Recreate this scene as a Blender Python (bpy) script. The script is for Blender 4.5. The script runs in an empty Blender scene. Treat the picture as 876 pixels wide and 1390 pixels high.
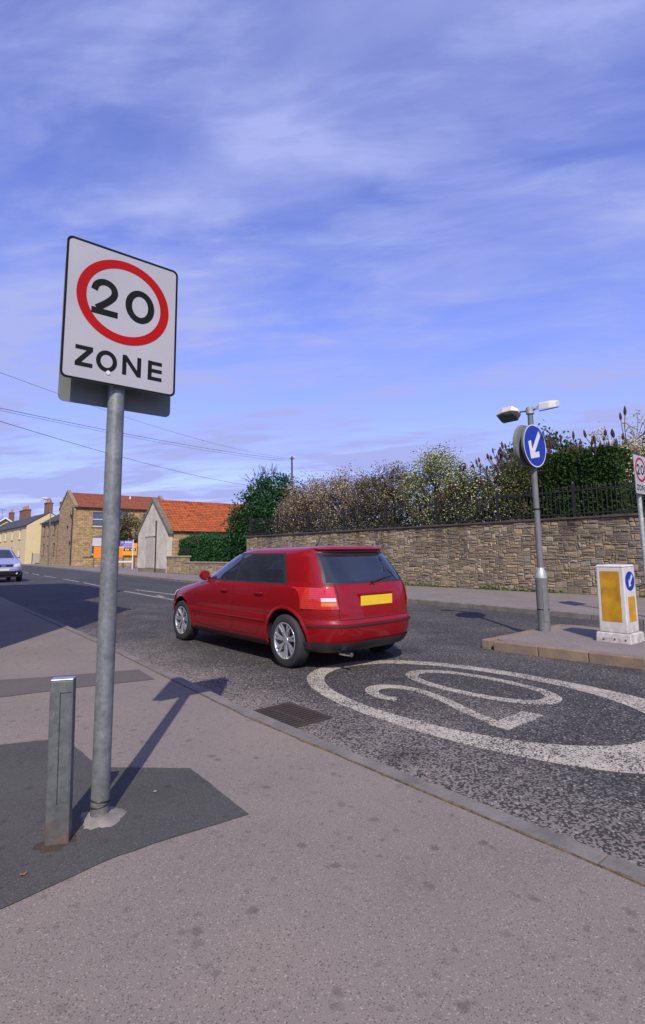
import bpy, bmesh, math, random
import numpy as np
from mathutils import Vector, Matrix, noise
random.seed(7); RNG = np.random.default_rng(7)
D = bpy.data
scene = bpy.context.scene
COL = scene.collection
PI = math.pi
R = math.radians

# ------------------------------------------------------------------ materials
class NT:
    def __init__(s, name):
        s.m = D.materials.new(name); s.m.use_nodes = True
        s.t = s.m.node_tree; s.b = s.t.nodes['Principled BSDF']
        s.pos = None
    def n(s, typ, ins=None, **kw):
        nd = s.t.nodes.new(typ)
        for k, v in kw.items(): setattr(nd, k, v)
        for k, v in (ins or {}).items():
            if isinstance(v, bpy.types.NodeSocket): s.t.links.new(v, nd.inputs[k])
            else: nd.inputs[k].default_value = v
        return nd
    def P(s):
        if s.pos is None: s.pos = s.n('ShaderNodeTexCoord').outputs['Object']
        return s.pos
    def scaled(s, sc, loc=(0, 0, 0), rot=(0, 0, 0)):
        return s.n('ShaderNodeMapping', {'Vector': s.P(), 'Scale': sc, 'Location': loc, 'Rotation': rot}).outputs[0]
    def noise(s, scale, detail=4, rough=.55, vec=None, dist=0):
        return s.n('ShaderNodeTexNoise', {'Vector': vec or s.P(), 'Scale': scale, 'Detail': detail, 'Roughness': rough, 'Distortion': dist}).outputs['Fac']
    def vor(s, scale, vec=None, out='Distance', rnd=1.0, feature='F1'):
        return s.n('ShaderNodeTexVoronoi', {'Vector': vec or s.P(), 'Scale': scale, 'Randomness': rnd}, feature=feature).outputs[out]
    def ramp(s, fac, stops, interp='LINEAR'):
        nd = s.n('ShaderNodeValToRGB', {'Fac': fac}); cr = nd.color_ramp; cr.interpolation = interp
        while len(cr.elements) < len(stops): cr.elements.new(.5)
        for e, (p, c) in zip(cr.elements, stops):
            e.position = p
            e.color = (c, c, c, 1) if isinstance(c, (int, float)) else (*c, 1)
        return nd.outputs['Color']
    def mix(s, fac, a, b, mode='MIX'):
        nd = s.n('ShaderNodeMix', data_type='RGBA', blend_type=mode)
        for i, v in ((0, fac), (6, a), (7, b)):
            if isinstance(v, bpy.types.NodeSocket): s.t.links.new(v, nd.inputs[i])
            else: nd.inputs[i].default_value = v if i == 0 else ((*v, 1) if len(v) == 3 else v)
        return nd.outputs[2]
    def math(s, op, a, b=0.0, clamp=False):
        nd = s.n('ShaderNodeMath', operation=op, use_clamp=clamp)
        for i, v in ((0, a), (1, b)):
            if isinstance(v, bpy.types.NodeSocket): s.t.links.new(v, nd.inputs[i])
            else: nd.inputs[i].default_value = v
        return nd.outputs[0]
    def maprange(s, v, a, b, c=0., d=1.):
        return s.n('ShaderNodeMapRange', {'Value': v, 'From Min': a, 'From Max': b, 'To Min': c, 'To Max': d}).outputs[0]
    def isl(s): return s.n('ShaderNodeNewGeometry').outputs['Random Per Island']
    def bump(s, h, strength=.4, dist=.01):
        nd = s.n('ShaderNodeBump', {'Height': h, 'Strength': strength, 'Distance': dist})
        s.t.links.new(nd.outputs[0], s.b.inputs['Normal'])
    def set(s, **kw):
        for k, v in kw.items():
            k = k.replace('_', ' ')
            if isinstance(v, bpy.types.NodeSocket): s.t.links.new(v, s.b.inputs[k])
            else: s.b.inputs[k].default_value = (*v, 1) if isinstance(v, tuple) and len(v) == 3 else v
        return s.m

def simple(name, c1, c2=None, scale=6, rough=.6, metal=0, bump=0, spec=.5, coat=0, detail=5, bscale=None):
    t = NT(name); c2 = c2 or tuple(x * .8 for x in c1)
    col = t.ramp(t.noise(scale, detail), [(.3, c1), (.7, c2)])
    if bump: t.bump(t.noise(bscale or scale * 3, 5), bump, .01)
    return t.set(Base_Color=col, Roughness=rough, Metallic=metal, Specular_IOR_Level=spec, Coat_Weight=coat)

def m_road():
    t = NT('road_asphalt')
    sep = t.n('ShaderNodeSeparateXYZ', {'Vector': t.P()})
    x = sep.outputs[0]; y = sep.outputs[1]
    cellr = t.n('ShaderNodeSeparateColor', {'Color': t.vor(86, out='Color')})
    cell, cellg = cellr.outputs[0], cellr.outputs[1]
    big = t.noise(.55, 5, .6)
    # worn strip by the near kerb (binder showing), dark running lanes
    wear = t.maprange(x, 2.4, 3.7, 1., .0)
    wear = t.math('ADD', wear, t.maprange(big, .45, .75, -.15, .6))
    lane = t.noise(1., 3, .5, vec=t.scaled((.9, .05, 1)))
    wear = t.math('ADD', wear, t.maprange(lane, .5, .7, 0, .25))
    wear = t.math('MULTIPLY', wear, t.maprange(y, 16, 30, 1, .35), True)
    thr = t.maprange(wear, 0, 1, .62, .33)
    isdark = t.math('LESS_THAN', cell, thr)
    light = t.mix(wear, (.088, .080, .073), (.215, .185, .160))
    light = t.mix(t.math('GREATER_THAN', cellg, .93), light, (.27, .245, .23))
    dark = t.mix(wear, (.030, .029, .029), (.044, .042, .040))
    c = t.mix(isdark, light, dark)
    fine = t.maprange(t.noise(30, 3), .2, .8, .75, 1.2)
    c = t.mix(1., c, t.n('ShaderNodeCombineColor', {0: fine, 1: fine, 2: fine}).outputs[0], 'MULTIPLY')
    # far away: averaged surface
    farc = t.ramp(t.noise(1.2, 4, vec=t.scaled((1, .15, 1))), [(.3, (.042, .041, .043)), (.7, (.062, .060, .060))])
    c = t.mix(t.maprange(y, 12, 22, 0, 1), c, farc)
    # sealed joint lines and oil blotches
    bl = t.maprange(t.noise(1.3, 3, .6), .62, .72, 1., .6)
    c = t.mix(1., c, t.n('ShaderNodeCombineColor', {0: bl, 1: bl, 2: bl}).outputs[0], 'MULTIPLY')
    t.bump(t.math('ADD', t.vor(100), t.noise(150, 2)), .45, .005)
    return t.set(Base_Color=c, Roughness=.85, Specular_IOR_Level=.3)

def m_pave(name, ca, cb, spots=True, speck=.5):
    t = NT(name)
    c = t.ramp(t.noise(1.1, 6, .6), [(.28, ca), (.72, cb)])
    g = t.noise(210, 3, .7)
    gm = t.maprange(g, .3, .7, 1 - speck * .5, 1 + speck * .4)
    c = t.mix(1., c, t.n('ShaderNodeCombineColor', {0: gm, 1: gm, 2: gm}).outputs[0], 'MULTIPLY')
    cr = t.n('ShaderNodeSeparateColor', {'Color': t.vor(230, out='Color')})
    c = t.mix(t.math('GREATER_THAN', cr.outputs[0], .93), c, tuple(v * .5 for v in ca))
    c = t.mix(t.math('GREATER_THAN', cr.outputs[1], .95), c, tuple(v * 1.35 for v in ca))
    if spots:
        warp = t.n('ShaderNodeVectorMath', {0: t.P(), 1: t.n('ShaderNodeTexNoise', {'Vector': t.P(), 'Scale': 26, 'Detail': 3}).outputs['Color']}, operation='MULTIPLY_ADD')
        warp.inputs[1].default_value = (1, 1, 1)
        nz = t.n('ShaderNodeTexNoise', {'Vector': t.P(), 'Scale': 30, 'Detail': 3}).outputs['Color']
        off = t.n('ShaderNodeVectorMath', {0: nz}, operation='SCALE'); off.inputs['Scale'].default_value = .045
        v2 = t.n('ShaderNodeVectorMath', {0: t.P(), 1: off.outputs[0]}, operation='ADD').outputs[0]
        for sc, r, amt in ((5.2, .12, .55), (10., .15, .42)):
            v = t.n('ShaderNodeTexVoronoi', {'Vector': v2, 'Scale': sc}, voronoi_dimensions='2D')
            sel = t.n('ShaderNodeSeparateColor', {'Color': v.outputs['Color']}).outputs[0]
            m = t.maprange(v.outputs['Distance'], r * .55, r * 1.15, amt, 0)
            m = t.math('MULTIPLY', m, t.maprange(sel, .42, .9, 0, 1))
            c = t.mix(m, c, tuple(v * .33 for v in ca))
        st = t.maprange(t.noise(2.2, 5, .65), .6, .8, 0, .35)
        c = t.mix(st, c, tuple(v * .55 for v in ca))
    t.bump(g, .35, .004)
    return t.set(Base_Color=c, Roughness=.9, Specular_IOR_Level=.25)

def m_paint_marking():
    t = NT('road_marking_paint')
    cell = t.n('ShaderNodeSeparateColor', {'Color': t.vor(105, out='Color')}).outputs[0]
    w = t.maprange(t.noise(2.6, 6, .7), .33, .70, .05, .66)
    hole = t.math('LESS_THAN', cell, w)
    base = t.ramp(t.noise(9, 5), [(.3, (.44, .40, .33)), (.7, (.31, .28, .23))])
    c = t.mix(hole, base, (.06, .055, .05))
    t.bump(t.vor(85), .5, .005)
    return t.set(Base_Color=c, Roughness=.8, Specular_IOR_Level=.3)

def m_stone(name, cols, stain=.5, bscale=18):
    t = NT(name)
    c = t.ramp(t.isl(), [(i / max(1, len(cols) - 1), k) for i, k in enumerate(cols)])
    n = t.maprange(t.noise(bscale, 6, .65), .25, .75, .6, 1.3)
    c = t.mix(1., c, t.n('ShaderNodeCombineColor', {0: n, 1: n, 2: n}).outputs[0], 'MULTIPLY')
    s = t.maprange(t.noise(.8, 6, .65), .46, .68, 0, stain)
    c = t.mix(s, c, (.085, .072, .055))
    lich = t.maprange(t.noise(3.4, 6, .7), .6, .7, 0, .5)
    c = t.mix(lich, c, (.36, .32, .25))
    sepz = t.n('ShaderNodeSeparateXYZ', {'Vector': t.P()}).outputs[2]
    drip = t.math('MULTIPLY', t.maprange(t.noise(1., 4, .6, vec=t.scaled((1.6, 1.6, .18))), .5, .62, 0, .6), t.maprange(sepz, .7, 2.0, 0, 1))
    c = t.mix(drip, c, (.05, .042, .034))
    t.bump(t.noise(bscale * 1.6, 6, .7), .8, .03)
    return t.set(Base_Color=c, Roughness=.92, Specular_IOR_Level=.2)

def m_masonry(name, ca, cb, cm, w=.5, h=.22, gap=.025, rot=0):
    """coursed stone on far walls: plane axes chosen through rot (0: X-Z face, 1: Y-Z face)"""
    t = NT(name)
    sep = t.n('ShaderNodeSeparateXYZ', {'Vector': t.P()})
    uv = t.n('ShaderNodeCombineXYZ', {0: t.math('ADD', sep.outputs[0], sep.outputs[1]), 1: sep.outputs[2]}).outputs[0]
    br = t.n('ShaderNodeTexBrick', {'Vector': uv, 'Color1': (*ca, 1), 'Color2': (*cb, 1), 'Mortar': (*cm, 1), 'Scale': 1., 'Mortar Size': gap, 'Brick Width': w, 'Row Height': h, 'Bias': 0.})
    n = t.maprange(t.noise(2.4, 7, .75), .25, .75, .5, 1.45)
    c = t.mix(1., br.outputs['Color'], t.n('ShaderNodeCombineColor', {0: n, 1: n, 2: n}).outputs[0], 'MULTIPLY')
    t.bump(br.outputs['Fac'], -.3, .03)
    return t.set(Base_Color=c, Roughness=.9, Specular_IOR_Level=.2)

def m_leaf(name, cols, rough=.6, spec=.3):
    t = NT(name)
    c = t.ramp(t.isl(), [(i / max(1, len(cols) - 1), k) for i, k in enumerate(cols)])
    tr = t.n('ShaderNodeBsdfTranslucent', {'Color': c})
    mx = t.n('ShaderNodeMixShader', {0: .25, 1: t.b.outputs[0], 2: tr.outputs[0]})
    t.set(Base_Color=c, Roughness=rough, Specular_IOR_Level=spec)
    t.t.links.new(mx.outputs[0], t.t.nodes['Material Output'].inputs['Surface'])
    return t.m

def m_tiles(name, ca, cb, cc, row=.3, colw=.25, stain=(.05, .04, .03)):
    t = NT(name)
    r = t.isl()
    sep = t.n('ShaderNodeSeparateXYZ', {'Vector': t.P()})
    uv = t.n('ShaderNodeCombineXYZ', {0: sep.outputs[0], 1: sep.outputs[1], 2: t.math('MULTIPLY', r, 30.)}).outputs[0]
    cell = t.n('ShaderNodeSeparateColor', {'Color': t.vor(1 / colw, vec=uv, out='Color')}).outputs[0]
    c = t.ramp(cell, [(0, ca), (.5, cb), (1, cc)])
    s = t.maprange(t.noise(1.1, 6, .7), .5, .8, 0, .55)
    c = t.mix(s, c, stain)
    w = t.n('ShaderNodeTexWave', {'Vector': t.P(), 'Scale': 1 / colw / 3.14, 'Distortion': 0.}, bands_direction='X')
    t.bump(w.outputs['Fac'], .6, .04)
    return t.set(Base_Color=c, Roughness=.85, Specular_IOR_Level=.25)

def m_galv(name='galvanised_steel', base=.20, metal=.35):
    t = NT(name)
    sp = t.n('ShaderNodeSeparateColor', {'Color': t.vor(55, out='Color')}).outputs[0]
    a = t.maprange(sp, 0, 1, .85, 1.12)
    b = t.maprange(t.noise(9, 5, .6), .3, .7, .7, 1.2)
    k = t.math('MULTIPLY', a, b)
    col = t.mix(1., (base * .93, base, base * .97), t.n('ShaderNodeCombineColor', {0: k, 1: k, 2: k}).outputs[0], 'MULTIPLY')
    sep = t.n('ShaderNodeSeparateXYZ', {'Vector': t.P()})
    rust = t.math('MULTIPLY', t.maprange(sep.outputs[2], .16, .0, 0, 1), t.maprange(t.noise(22, 5, .7), .38, .62, 0, .9))
    col = t.mix(rust, col, (.10, .045, .02))
    drip = t.maprange(t.noise(4, 4, .6, vec=t.scaled((9, 9, .7))), .55, .75, 0, .3)
    col = t.mix(drip, col, (.12, .125, .11))
    t.bump(t.noise(60, 4), .12, .003)
    return t.set(Base_Color=col, Roughness=t.maprange(t.noise(12, 4), .3, .7, .38, .6), Metallic=t.maprange(rust, 0, .5, metal, 0))

M = {}
M['road'] = m_road()
M['pave'] = m_pave('pavement_asphalt', (.215, .181, .155), (.168, .148, .131))
M['pave_dark'] = m_pave('pavement_repair', (.080, .078, .072), (.055, .055, .052), speck=.8)
M['pave_strip'] = m_pave('pavement_trench_strip', (.115, .10, .095), (.095, .085, .08), spots=False, speck=.5)
M['pave_far'] = m_pave('far_pavement', (.225, .19, .17), (.16, .14, .13))
M['kerb'] = simple('kerb_concrete', (.19, .17, .15), (.11, .10, .09), 5, .9, bump=.5, bscale=40)
M['kerb_island'] = simple('island_kerb_stone', (.23, .17, .11), (.14, .105, .075), 4, .9, bump=.5, bscale=30)
M['marking'] = m_paint_marking()
M['grass'] = simple('ground_grass', (.05, .07, .02), (.03, .045, .015), 3, .95)
M['soil'] = simple('garden_soil', (.05, .04, .03), (.03, .025, .02), 3, .95)
M['stone'] = m_stone('rubble_stone', [(.20, .16, .115), (.30, .235, .155), (.42, .31, .17), (.26, .225, .175), (.44, .36, .25), (.22, .18, .13), (.35, .27, .17), (.16, .135, .105), (.30, .265, .21)], .55)
M['stone_low'] = m_stone('low_wall_stone', [(.30, .23, .13), (.36, .27, .15), (.25, .2, .13), (.42, .32, .19)], .25)
M['mortar'] = simple('wall_mortar', (.17, .14, .10), (.10, .085, .062), 9, .95, bump=.5)
M['coping'] = simple('dark_coping', (.085, .068, .052), (.045, .037, .03), 5, .95, bump=.5)
M['coping_lt'] = simple('pale_coping', (.33, .28, .19), (.22, .19, .13), 5, .95, bump=.4)
M['iron'] = simple('black_iron', (.012, .012, .013), (.02, .018, .016), 20, .5)
M['galv'] = m_galv()
M['galv_lt'] = m_galv('galvanised_pale', .42, .35)
M['galv_old'] = m_galv('weathered_green_steel', .105, .1)
M['grey_post'] = simple('grey_post_paint', (.155, .16, .155), (.12, .125, .12), 8, .45)
M['sign_white'] = simple('sign_face_white', (.38, .375, .38), (.34, .336, .345), 3, .32, detail=8)
M['sign_black'] = simple('sign_black', (.006, .007, .007), (.010, .011, .010), 12, .6, spec=.12)
M['sign_red'] = simple('sign_red', (.36, .006, .005), (.31, .005, .005), 6, .5, spec=.12)
M['sign_back'] = simple('sign_back_grey', (.145, .165, .15), (.12, .14, .125), 5, .6)
M['sign_blue'] = simple('sign_blue', (.008, .035, .32), (.006, .028, .26), 6, .4, spec=.2)
M['sign_arrow'] = simple('sign_arrow_white', (.6, .6, .62), (.52, .52, .55), 8, .35)
t_ = NT('dirty_white_plastic')
z_ = t_.n('ShaderNodeSeparateXYZ', {'Vector': t_.P()}).outputs[2]
g1 = t_.math('MULTIPLY', t_.maprange(z_, .35, .0, .15, 1.), t_.maprange(t_.noise(9, 6, .7), .35, .65, 0, .8)); g2 = t_.math('MULTIPLY', t_.maprange(t_.noise(3, 4, .6, vec=t_.scaled((7, 7, .6))), .5, .7, 0, 1), .35)
c_w = t_.mix(t_.math('MAXIMUM', g1, g2), t_.ramp(t_.noise(7, 5), [(.3, (.62, .60, .57)), (.7, (.52, .50, .47))]), (.20, .15, .10))
M['white_pl'] = t_.set(Base_Color=c_w, Roughness=.45)
M['yellow_pl'] = simple('dirty_yellow_panel', (.58, .31, .012), (.30, .15, .010), 5, .42, detail=9)
M['tile_or'] = m_tiles('orange_pantiles', (.31, .07, .025), (.40, .105, .034), (.21, .05, .02))
M['tile_br'] = m_tiles('brown_red_tiles', (.22, .065, .035), (.27, .085, .045), (.17, .05, .03))
M['slate'] = m_tiles('grey_slates', (.075, .078, .09), (.095, .098, .11), (.06, .062, .07), stain=(.04, .04, .04))
M['masonry'] = m_masonry('sandstone_wall', (.46, .32, .155), (.30, .20, .095), (.19, .14, .085), w=.5, h=.22, gap=.02)
M['masonry_side'] = m_masonry('sandstone_gable', (.42, .30, .16), (.28, .2, .11), (.19, .14, .09), w=.5, h=.21, gap=.02)
M['cream'] = simple('cream_render', (.62, .50, .27), (.55, .44, .23), 1.4, .85)
M['cream_dk'] = simple('cream_brick', (.55, .42, .22), (.50, .38, .19), 3, .85)
M['render'] = simple('grey_render', (.58, .53, .43), (.40, .36, .29), 1.6, .9, bump=.3, detail=9)
M['door_grey'] = simple('weathered_door', (.44, .39, .32), (.36, .32, .26), 2.5, .8)
M['frame_w'] = simple('window_white', (.7, .7, .7), (.62, .62, .63), 5, .4)
M['curtain'] = simple('net_curtain', (.55, .55, .55), (.45, .45, .46), 7, .7)
M['brick'] = simple('chimney_brick', (.22, .10, .06), (.14, .07, .045), 6, .9)
M['pot'] = simple('chimney_pot_clay', (.45, .25, .12), (.35, .18, .09), 5, .8)
M['sill'] = simple('stone_sill', (.25, .19, .12), (.18, .14, .09), 5, .9)
M['orange'] = simple('orange_board', (.80, .24, .008), (.72, .20, .006), 4, .5)
M['yel_board'] = simple('yellow_board', (.85, .36, .006), (.80, .31, .006), 4, .5)
M['blue_board'] = simple('blue_board', (.09, .12, .55), (.12, .15, .6), 9, .4)
M['wood'] = simple('brown_timber', (.13, .09, .055), (.08, .058, .038), 6, .85, bump=.3)
M['bark'] = simple('bark_brown', (.11, .085, .06), (.06, .045, .032), 9, .9, bump=.5)
M['bark_pale'] = simple('bark_pale', (.24, .2, .14), (.15, .12, .085), 9, .9)
M['wire'] = simple('cable_grey', (.07, .07, .08), (.09, .09, .1), 5, .6)
M['leaf_ivy'] = m_leaf('ivy_leaf', [(.012, .045, .014), (.02, .075, .02), (.03, .10, .026), (.012, .035, .012)], .5, .2)
M['leaf_dk'] = m_leaf('dark_hedge_leaf', [(.018, .045, .010), (.028, .07, .014), (.042, .09, .02), (.05, .065, .018)], .7, .15)
M['leaf_hedge'] = m_leaf('privet_leaf', [(.012, .055, .014), (.02, .09, .02), (.035, .12, .026)], .5)
M['leaf_gr'] = m_leaf('spring_leaf', [(.07, .13, .02), (.12, .19, .03), (.05, .09, .018), (.17, .22, .05)])
M['leaf_br'] = m_leaf('russet_leaf', [(.13, .07, .035), (.08, .055, .025), (.06, .075, .022), (.18, .10, .05)])
M['leaf_mid'] = m_leaf('round_tree_leaf', [(.025, .065, .018), (.04, .09, .022), (.02, .05, .02)])
M['leaf_olive'] = m_leaf('olive_leaf', [(.10, .095, .03), (.14, .12, .04), (.06, .06, .02)])
M['blossom'] = m_leaf('pale_blossom', [(.50, .40, .28), (.34, .25, .16), (.62, .53, .40), (.2, .14, .08)])
M['blossom_w'] = m_leaf('cream_blossom', [(.60, .58, .38), (.42, .42, .2), (.70, .68, .5), (.26, .28, .1)])
M['blossom_y'] = m_leaf('yellow_blossom', [(.52, .50, .30), (.45, .42, .22), (.58, .56, .38)])
M['cone'] = simple('sumac_head', (.05, .024, .015), (.03, .015, .010), 20, .9)
M['concrete'] = simple('pale_concrete', (.24, .225, .2), (.13, .12, .11), 12, .95, bump=.7, bscale=40)
M['grate'] = simple('drain_iron', (.075, .055, .04), (.045, .035, .028), 14, .6, metal=.3, bump=.3)
M['dark'] = simple('dark_void', (.008, .008, .008), (.006, .006, .006), 5, .9)
M['tyre'] = simple('tyre_rubber', (.018, .018, .019), (.026, .026, .027), 9, .75)
M['alloy'] = simple('alloy_silver', (.62, .63, .66), (.56, .57, .6), 8, .25, metal=.75)
M['trim'] = simple('black_plastic_trim', (.018, .018, .02), (.024, .024, .026), 8, .5)
M['chrome'] = simple('chrome', (.7, .7, .72), (.65, .65, .67), 8, .12, metal=1)
M['leafdry'] = simple('dry_leaf', (.22, .10, .035), (.14, .07, .03), 20, .8)

def glass(name, tint=(.012, .016, .022), rough=.04):
    t = NT(name)
    c = t.ramp(t.noise(2.2, 3), [(.35, tint), (.7, tuple(v * 1.6 for v in tint))])
    return t.set(Base_Color=c, Roughness=rough, Specular_IOR_Level=.8, Coat_Weight=.6, Coat_Roughness=.02)
M['glass'] = glass('tinted_car_glass')
M['pane'] = glass('window_pane', (.05, .06, .08), .08)
def paint(name, c, metal=0, rough=.38):
    t = NT(name)
    n = t.noise(300, 2)
    col = t.ramp(n, [(.3, c), (.7, tuple(v * 1.15 for v in c))])
    return t.set(Base_Color=col, Roughness=rough, Metallic=metal, Specular_IOR_Level=.2, Coat_Weight=.7, Coat_Roughness=.02)
M['red_paint'] = paint('red_car_paint', (.19, .0015, .004), 0)
M['silver_paint'] = paint('silver_blue_paint', (.30, .32, .50), .35)
def lens(name, c):
    t = NT(name); w = t.n('ShaderNodeTexWave', {'Vector': t.P(), 'Scale': 14.}, bands_direction='Z')
    return t.set(Base_Color=t.ramp(w.outputs['Fac'], [(0, c), (1, tuple(v * .7 for v in c))]), Roughness=.08, Coat_Weight=1., Specular_IOR_Level=.7)
M['lens_red'] = lens('red_lens', (.55, .012, .012))
M['lens_clear'] = lens('clear_lens', (.62, .63, .66))
M['lens_orange'] = lens('orange_lens', (.7, .22, .02))
M['plate_y'] = simple('yellow_number_plate', (.72, .48, .02), (.66, .43, .02), 8, .35)
M['plate_w'] = simple('white_number_plate', (.6, .6, .6), (.55, .55, .55), 8, .35)
M['lampglass'] = simple('green_lamp_glass', (.09, .16, .09), (.05, .10, .06), 12, .2)

# ------------------------------------------------------------------ mesh builder
class MB:
    def __init__(s): s.v = []; s.f = []; s.sm = []; s.mi = []; s.cur = 0
    def add(s, vs, fs, smooth=False):
        o = len(s.v); s.v += [tuple(float(c) for c in v) for v in vs]
        for f in fs: s.f.append([o + i for i in f]); s.sm.append(smooth); s.mi.append(s.cur)
    def box(s, a, b):
        x0, y0, z0 = (min(p, q) for p, q in zip(a, b)); x1, y1, z1 = (max(p, q) for p, q in zip(a, b))
        s.add([(x0, y0, z0), (x1, y0, z0), (x1, y1, z0), (x0, y1, z0), (x0, y0, z1), (x1, y0, z1), (x1, y1, z1), (x0, y1, z1)],
              [(0, 3, 2, 1), (4, 5, 6, 7), (0, 1, 5, 4), (1, 2, 6, 5), (2, 3, 7, 6), (3, 0, 4, 7)])
        return s
    def obox(s, c, h, rot):
        c = Vector(c); vs = []
        for i in ((-1, -1, -1), (1, -1, -1), (1, 1, -1), (-1, 1, -1), (-1, -1, 1), (1, -1, 1), (1, 1, 1), (-1, 1, 1)):
            vs.append(tuple(c + rot @ Vector((i[0] * h[0], i[1] * h[1], i[2] * h[2]))))
        s.add(vs, [(0, 3, 2, 1), (4, 5, 6, 7), (0, 1, 5, 4), (1, 2, 6, 5), (2, 3, 7, 6), (3, 0, 4, 7)]); return s
    def tube(s, p0, p1, r0, r1=None, n=12, caps=True, smooth=True):
        r1 = r0 if r1 is None else r1
        p0, p1 = Vector(p0), Vector(p1); d = (p1 - p0).normalized()
        a = d.cross(Vector((0, 0, 1)) if abs(d.z) < .9 else Vector((1, 0, 0))).normalized(); b = d.cross(a)
        vs = []
        for p, r in ((p0, r0), (p1, r1)):
            for k in range(n):
                t = 2 * PI * k / n; vs.append(p + a * (r * math.cos(t)) + b * (r * math.sin(t)))
        s.add(vs, [(k, (k + 1) % n, n + (k + 1) % n, n + k) for k in range(n)], smooth)
        if caps: s.add(vs[:n], [tuple(range(n))[::-1]]); s.add(vs[n:], [tuple(range(n))])
        return s
    def lathe(s, c, axis, prof, n=32, smooth=True):
        """prof: list of (distance along axis, radius)"""
        c = Vector(c); d = Vector(axis).normalized()
        a = d.cross(Vector((0, 0, 1)) if abs(d.z) < .9 else Vector((1, 0, 0))).normalized(); b = d.cross(a)
        vs = []
        for h, r in prof:
            for k in range(n):
                t = 2 * PI * k / n; vs.append(c + d * h + a * (r * math.cos(t)) + b * (r * math.sin(t)))
        fs = [(i * n + k, i * n + (k + 1) % n, (i + 1) * n + (k + 1) % n, (i + 1) * n + k) for i in range(len(prof) - 1) for k in range(n)]
        s.add(vs, fs, smooth); return s
    def prism(s, pts, fn, d0, d1):
        """extrude a 2-D polygon: fn(u, v, d) -> xyz"""
        n = len(pts)
        vs = [fn(u, v, d0) for u, v in pts] + [fn(u, v, d1) for u, v in pts]
        s.add(vs, [tuple(range(n))[::-1], tuple(range(n, 2 * n))] + [(k, (k + 1) % n, n + (k + 1) % n, n + k) for k in range(n)]); return s
    def ribbon(s, L, Rr, fn, d0, d1, closed=False):
        """band between two 2-D polylines, extruded from d0 to d1"""
        n = len(L)
        vs = [fn(*p, d1) for p in L] + [fn(*p, d1) for p in Rr] + [fn(*p, d0) for p in L] + [fn(*p, d0) for p in Rr]
        fs = []
        m = n if closed else n - 1
        for k in range(m):
            j = (k + 1) % n
            fs += [(k, j, n + j, n + k), (2 * n + k, 3 * n + k, 3 * n + j, 2 * n + j), (k, 2 * n + k, 2 * n + j, j), (n + k, n + j, 3 * n + j, 3 * n + k)]
        if not closed: fs += [(0, n, 3 * n, 2 * n), (n - 1, 3 * n - 1, 4 * n - 1, 2 * n - 1)]
        s.add(vs, fs); return s
    def build(s, name, mat, parent=None, off=(0, 0, 0), bevel=0, seg=2):
        me = D.meshes.new(name)
        o_ = Vector(off)
        me.from_pydata([(v[0] - o_.x, v[1] - o_.y, v[2] - o_.z) for v in s.v], [], s.f)
        me.polygons.foreach_set('use_smooth', s.sm)
        for m in (mat if isinstance(mat, (list, tuple)) else [mat]): me.materials.append(m)
        me.polygons.foreach_set('material_index', s.mi)
        bm = bmesh.new(); bm.from_mesh(me)
        if len(s.f) < 20000: bmesh.ops.recalc_face_normals(bm, faces=bm.faces)
        for e in bm.edges:
            if len(e.link_faces) == 2 and e.calc_face_angle(0) > .7: e.smooth = False
        bm.to_mesh(me); bm.free(); me.update()
        ob = D.objects.new(name, me); COL.objects.link(ob)
        if parent is not None: ob.parent = parent
        if bevel:
            md = ob.modifiers.new('Bevel', 'BEVEL'); md.width = bevel; md.segments = seg; md.limit_method = 'ANGLE'; md.angle_limit = .6
        return ob

def tag(o, label=None, cat=None, group=None, kind=None):
    if label: o['label'] = label
    if cat: o['category'] = cat
    if group: o['group'] = group
    if kind: o['kind'] = kind
    return o
def thing(name, loc, label, cat, group=None, rz=0):
    o = D.objects.new(name, None); COL.objects.link(o); o.location = loc; o.rotation_euler = (0, 0, rz)
    o.empty_display_size = .2
    return tag(o, label, cat, group)
def part(name, mb, mat, root, **kw):          # mb in world coordinates, root unrotated
    r = root; 
    while r.parent: r = r.parent
    return mb.build(name, mat, root, off=tuple(r.location), **kw)
def struct(name, mb, mat, **kw):
    return tag(mb.build(name, mat, **kw), kind='structure')

# ------------------------------------------------------------------ the road line
CY = [-60, 3.6, 8.1, 18, 25, 31.6, 39, 54, 81, 135, 600]
CX = [0, 0, .27, .68, 1.08, 1.72, 2.35, 3.9, 6.1, 7.6, 18]
def c_(y): return float(np.interp(y, CY, CX))
YS = sorted(set(list(np.arange(-30, 20, 1.0)) + list(np.arange(20, 140, 2.5)) + [180, 260, 400, 600]))
def strip(xa, xb, z, ya=-30, yb=600, mb=None):
    mb = mb or MB(); ys = [y for y in YS if ya < y < yb]; ys = [ya] + ys + [yb]
    vs = []
    for y in ys:
        c = c_(y); vs += [(xa(c) if callable(xa) else xa + c, y, z), (xb(c) if callable(xb) else xb + c, y, z)]
    mb.add(vs, [(2 * i, 2 * i + 1, 2 * i + 3, 2 * i + 2) for i in range(len(ys) - 1)]); return mb

g = MB(); g.add([(-900, -900, -.22), (900, -900, -.22), (900, 900, -.22), (-900, 900, -.22)], [(0, 1, 2, 3)])
struct('ground', g, M['grass'])
struct('road', strip(2.0, 10.8, -.10), M['road'])
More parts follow.
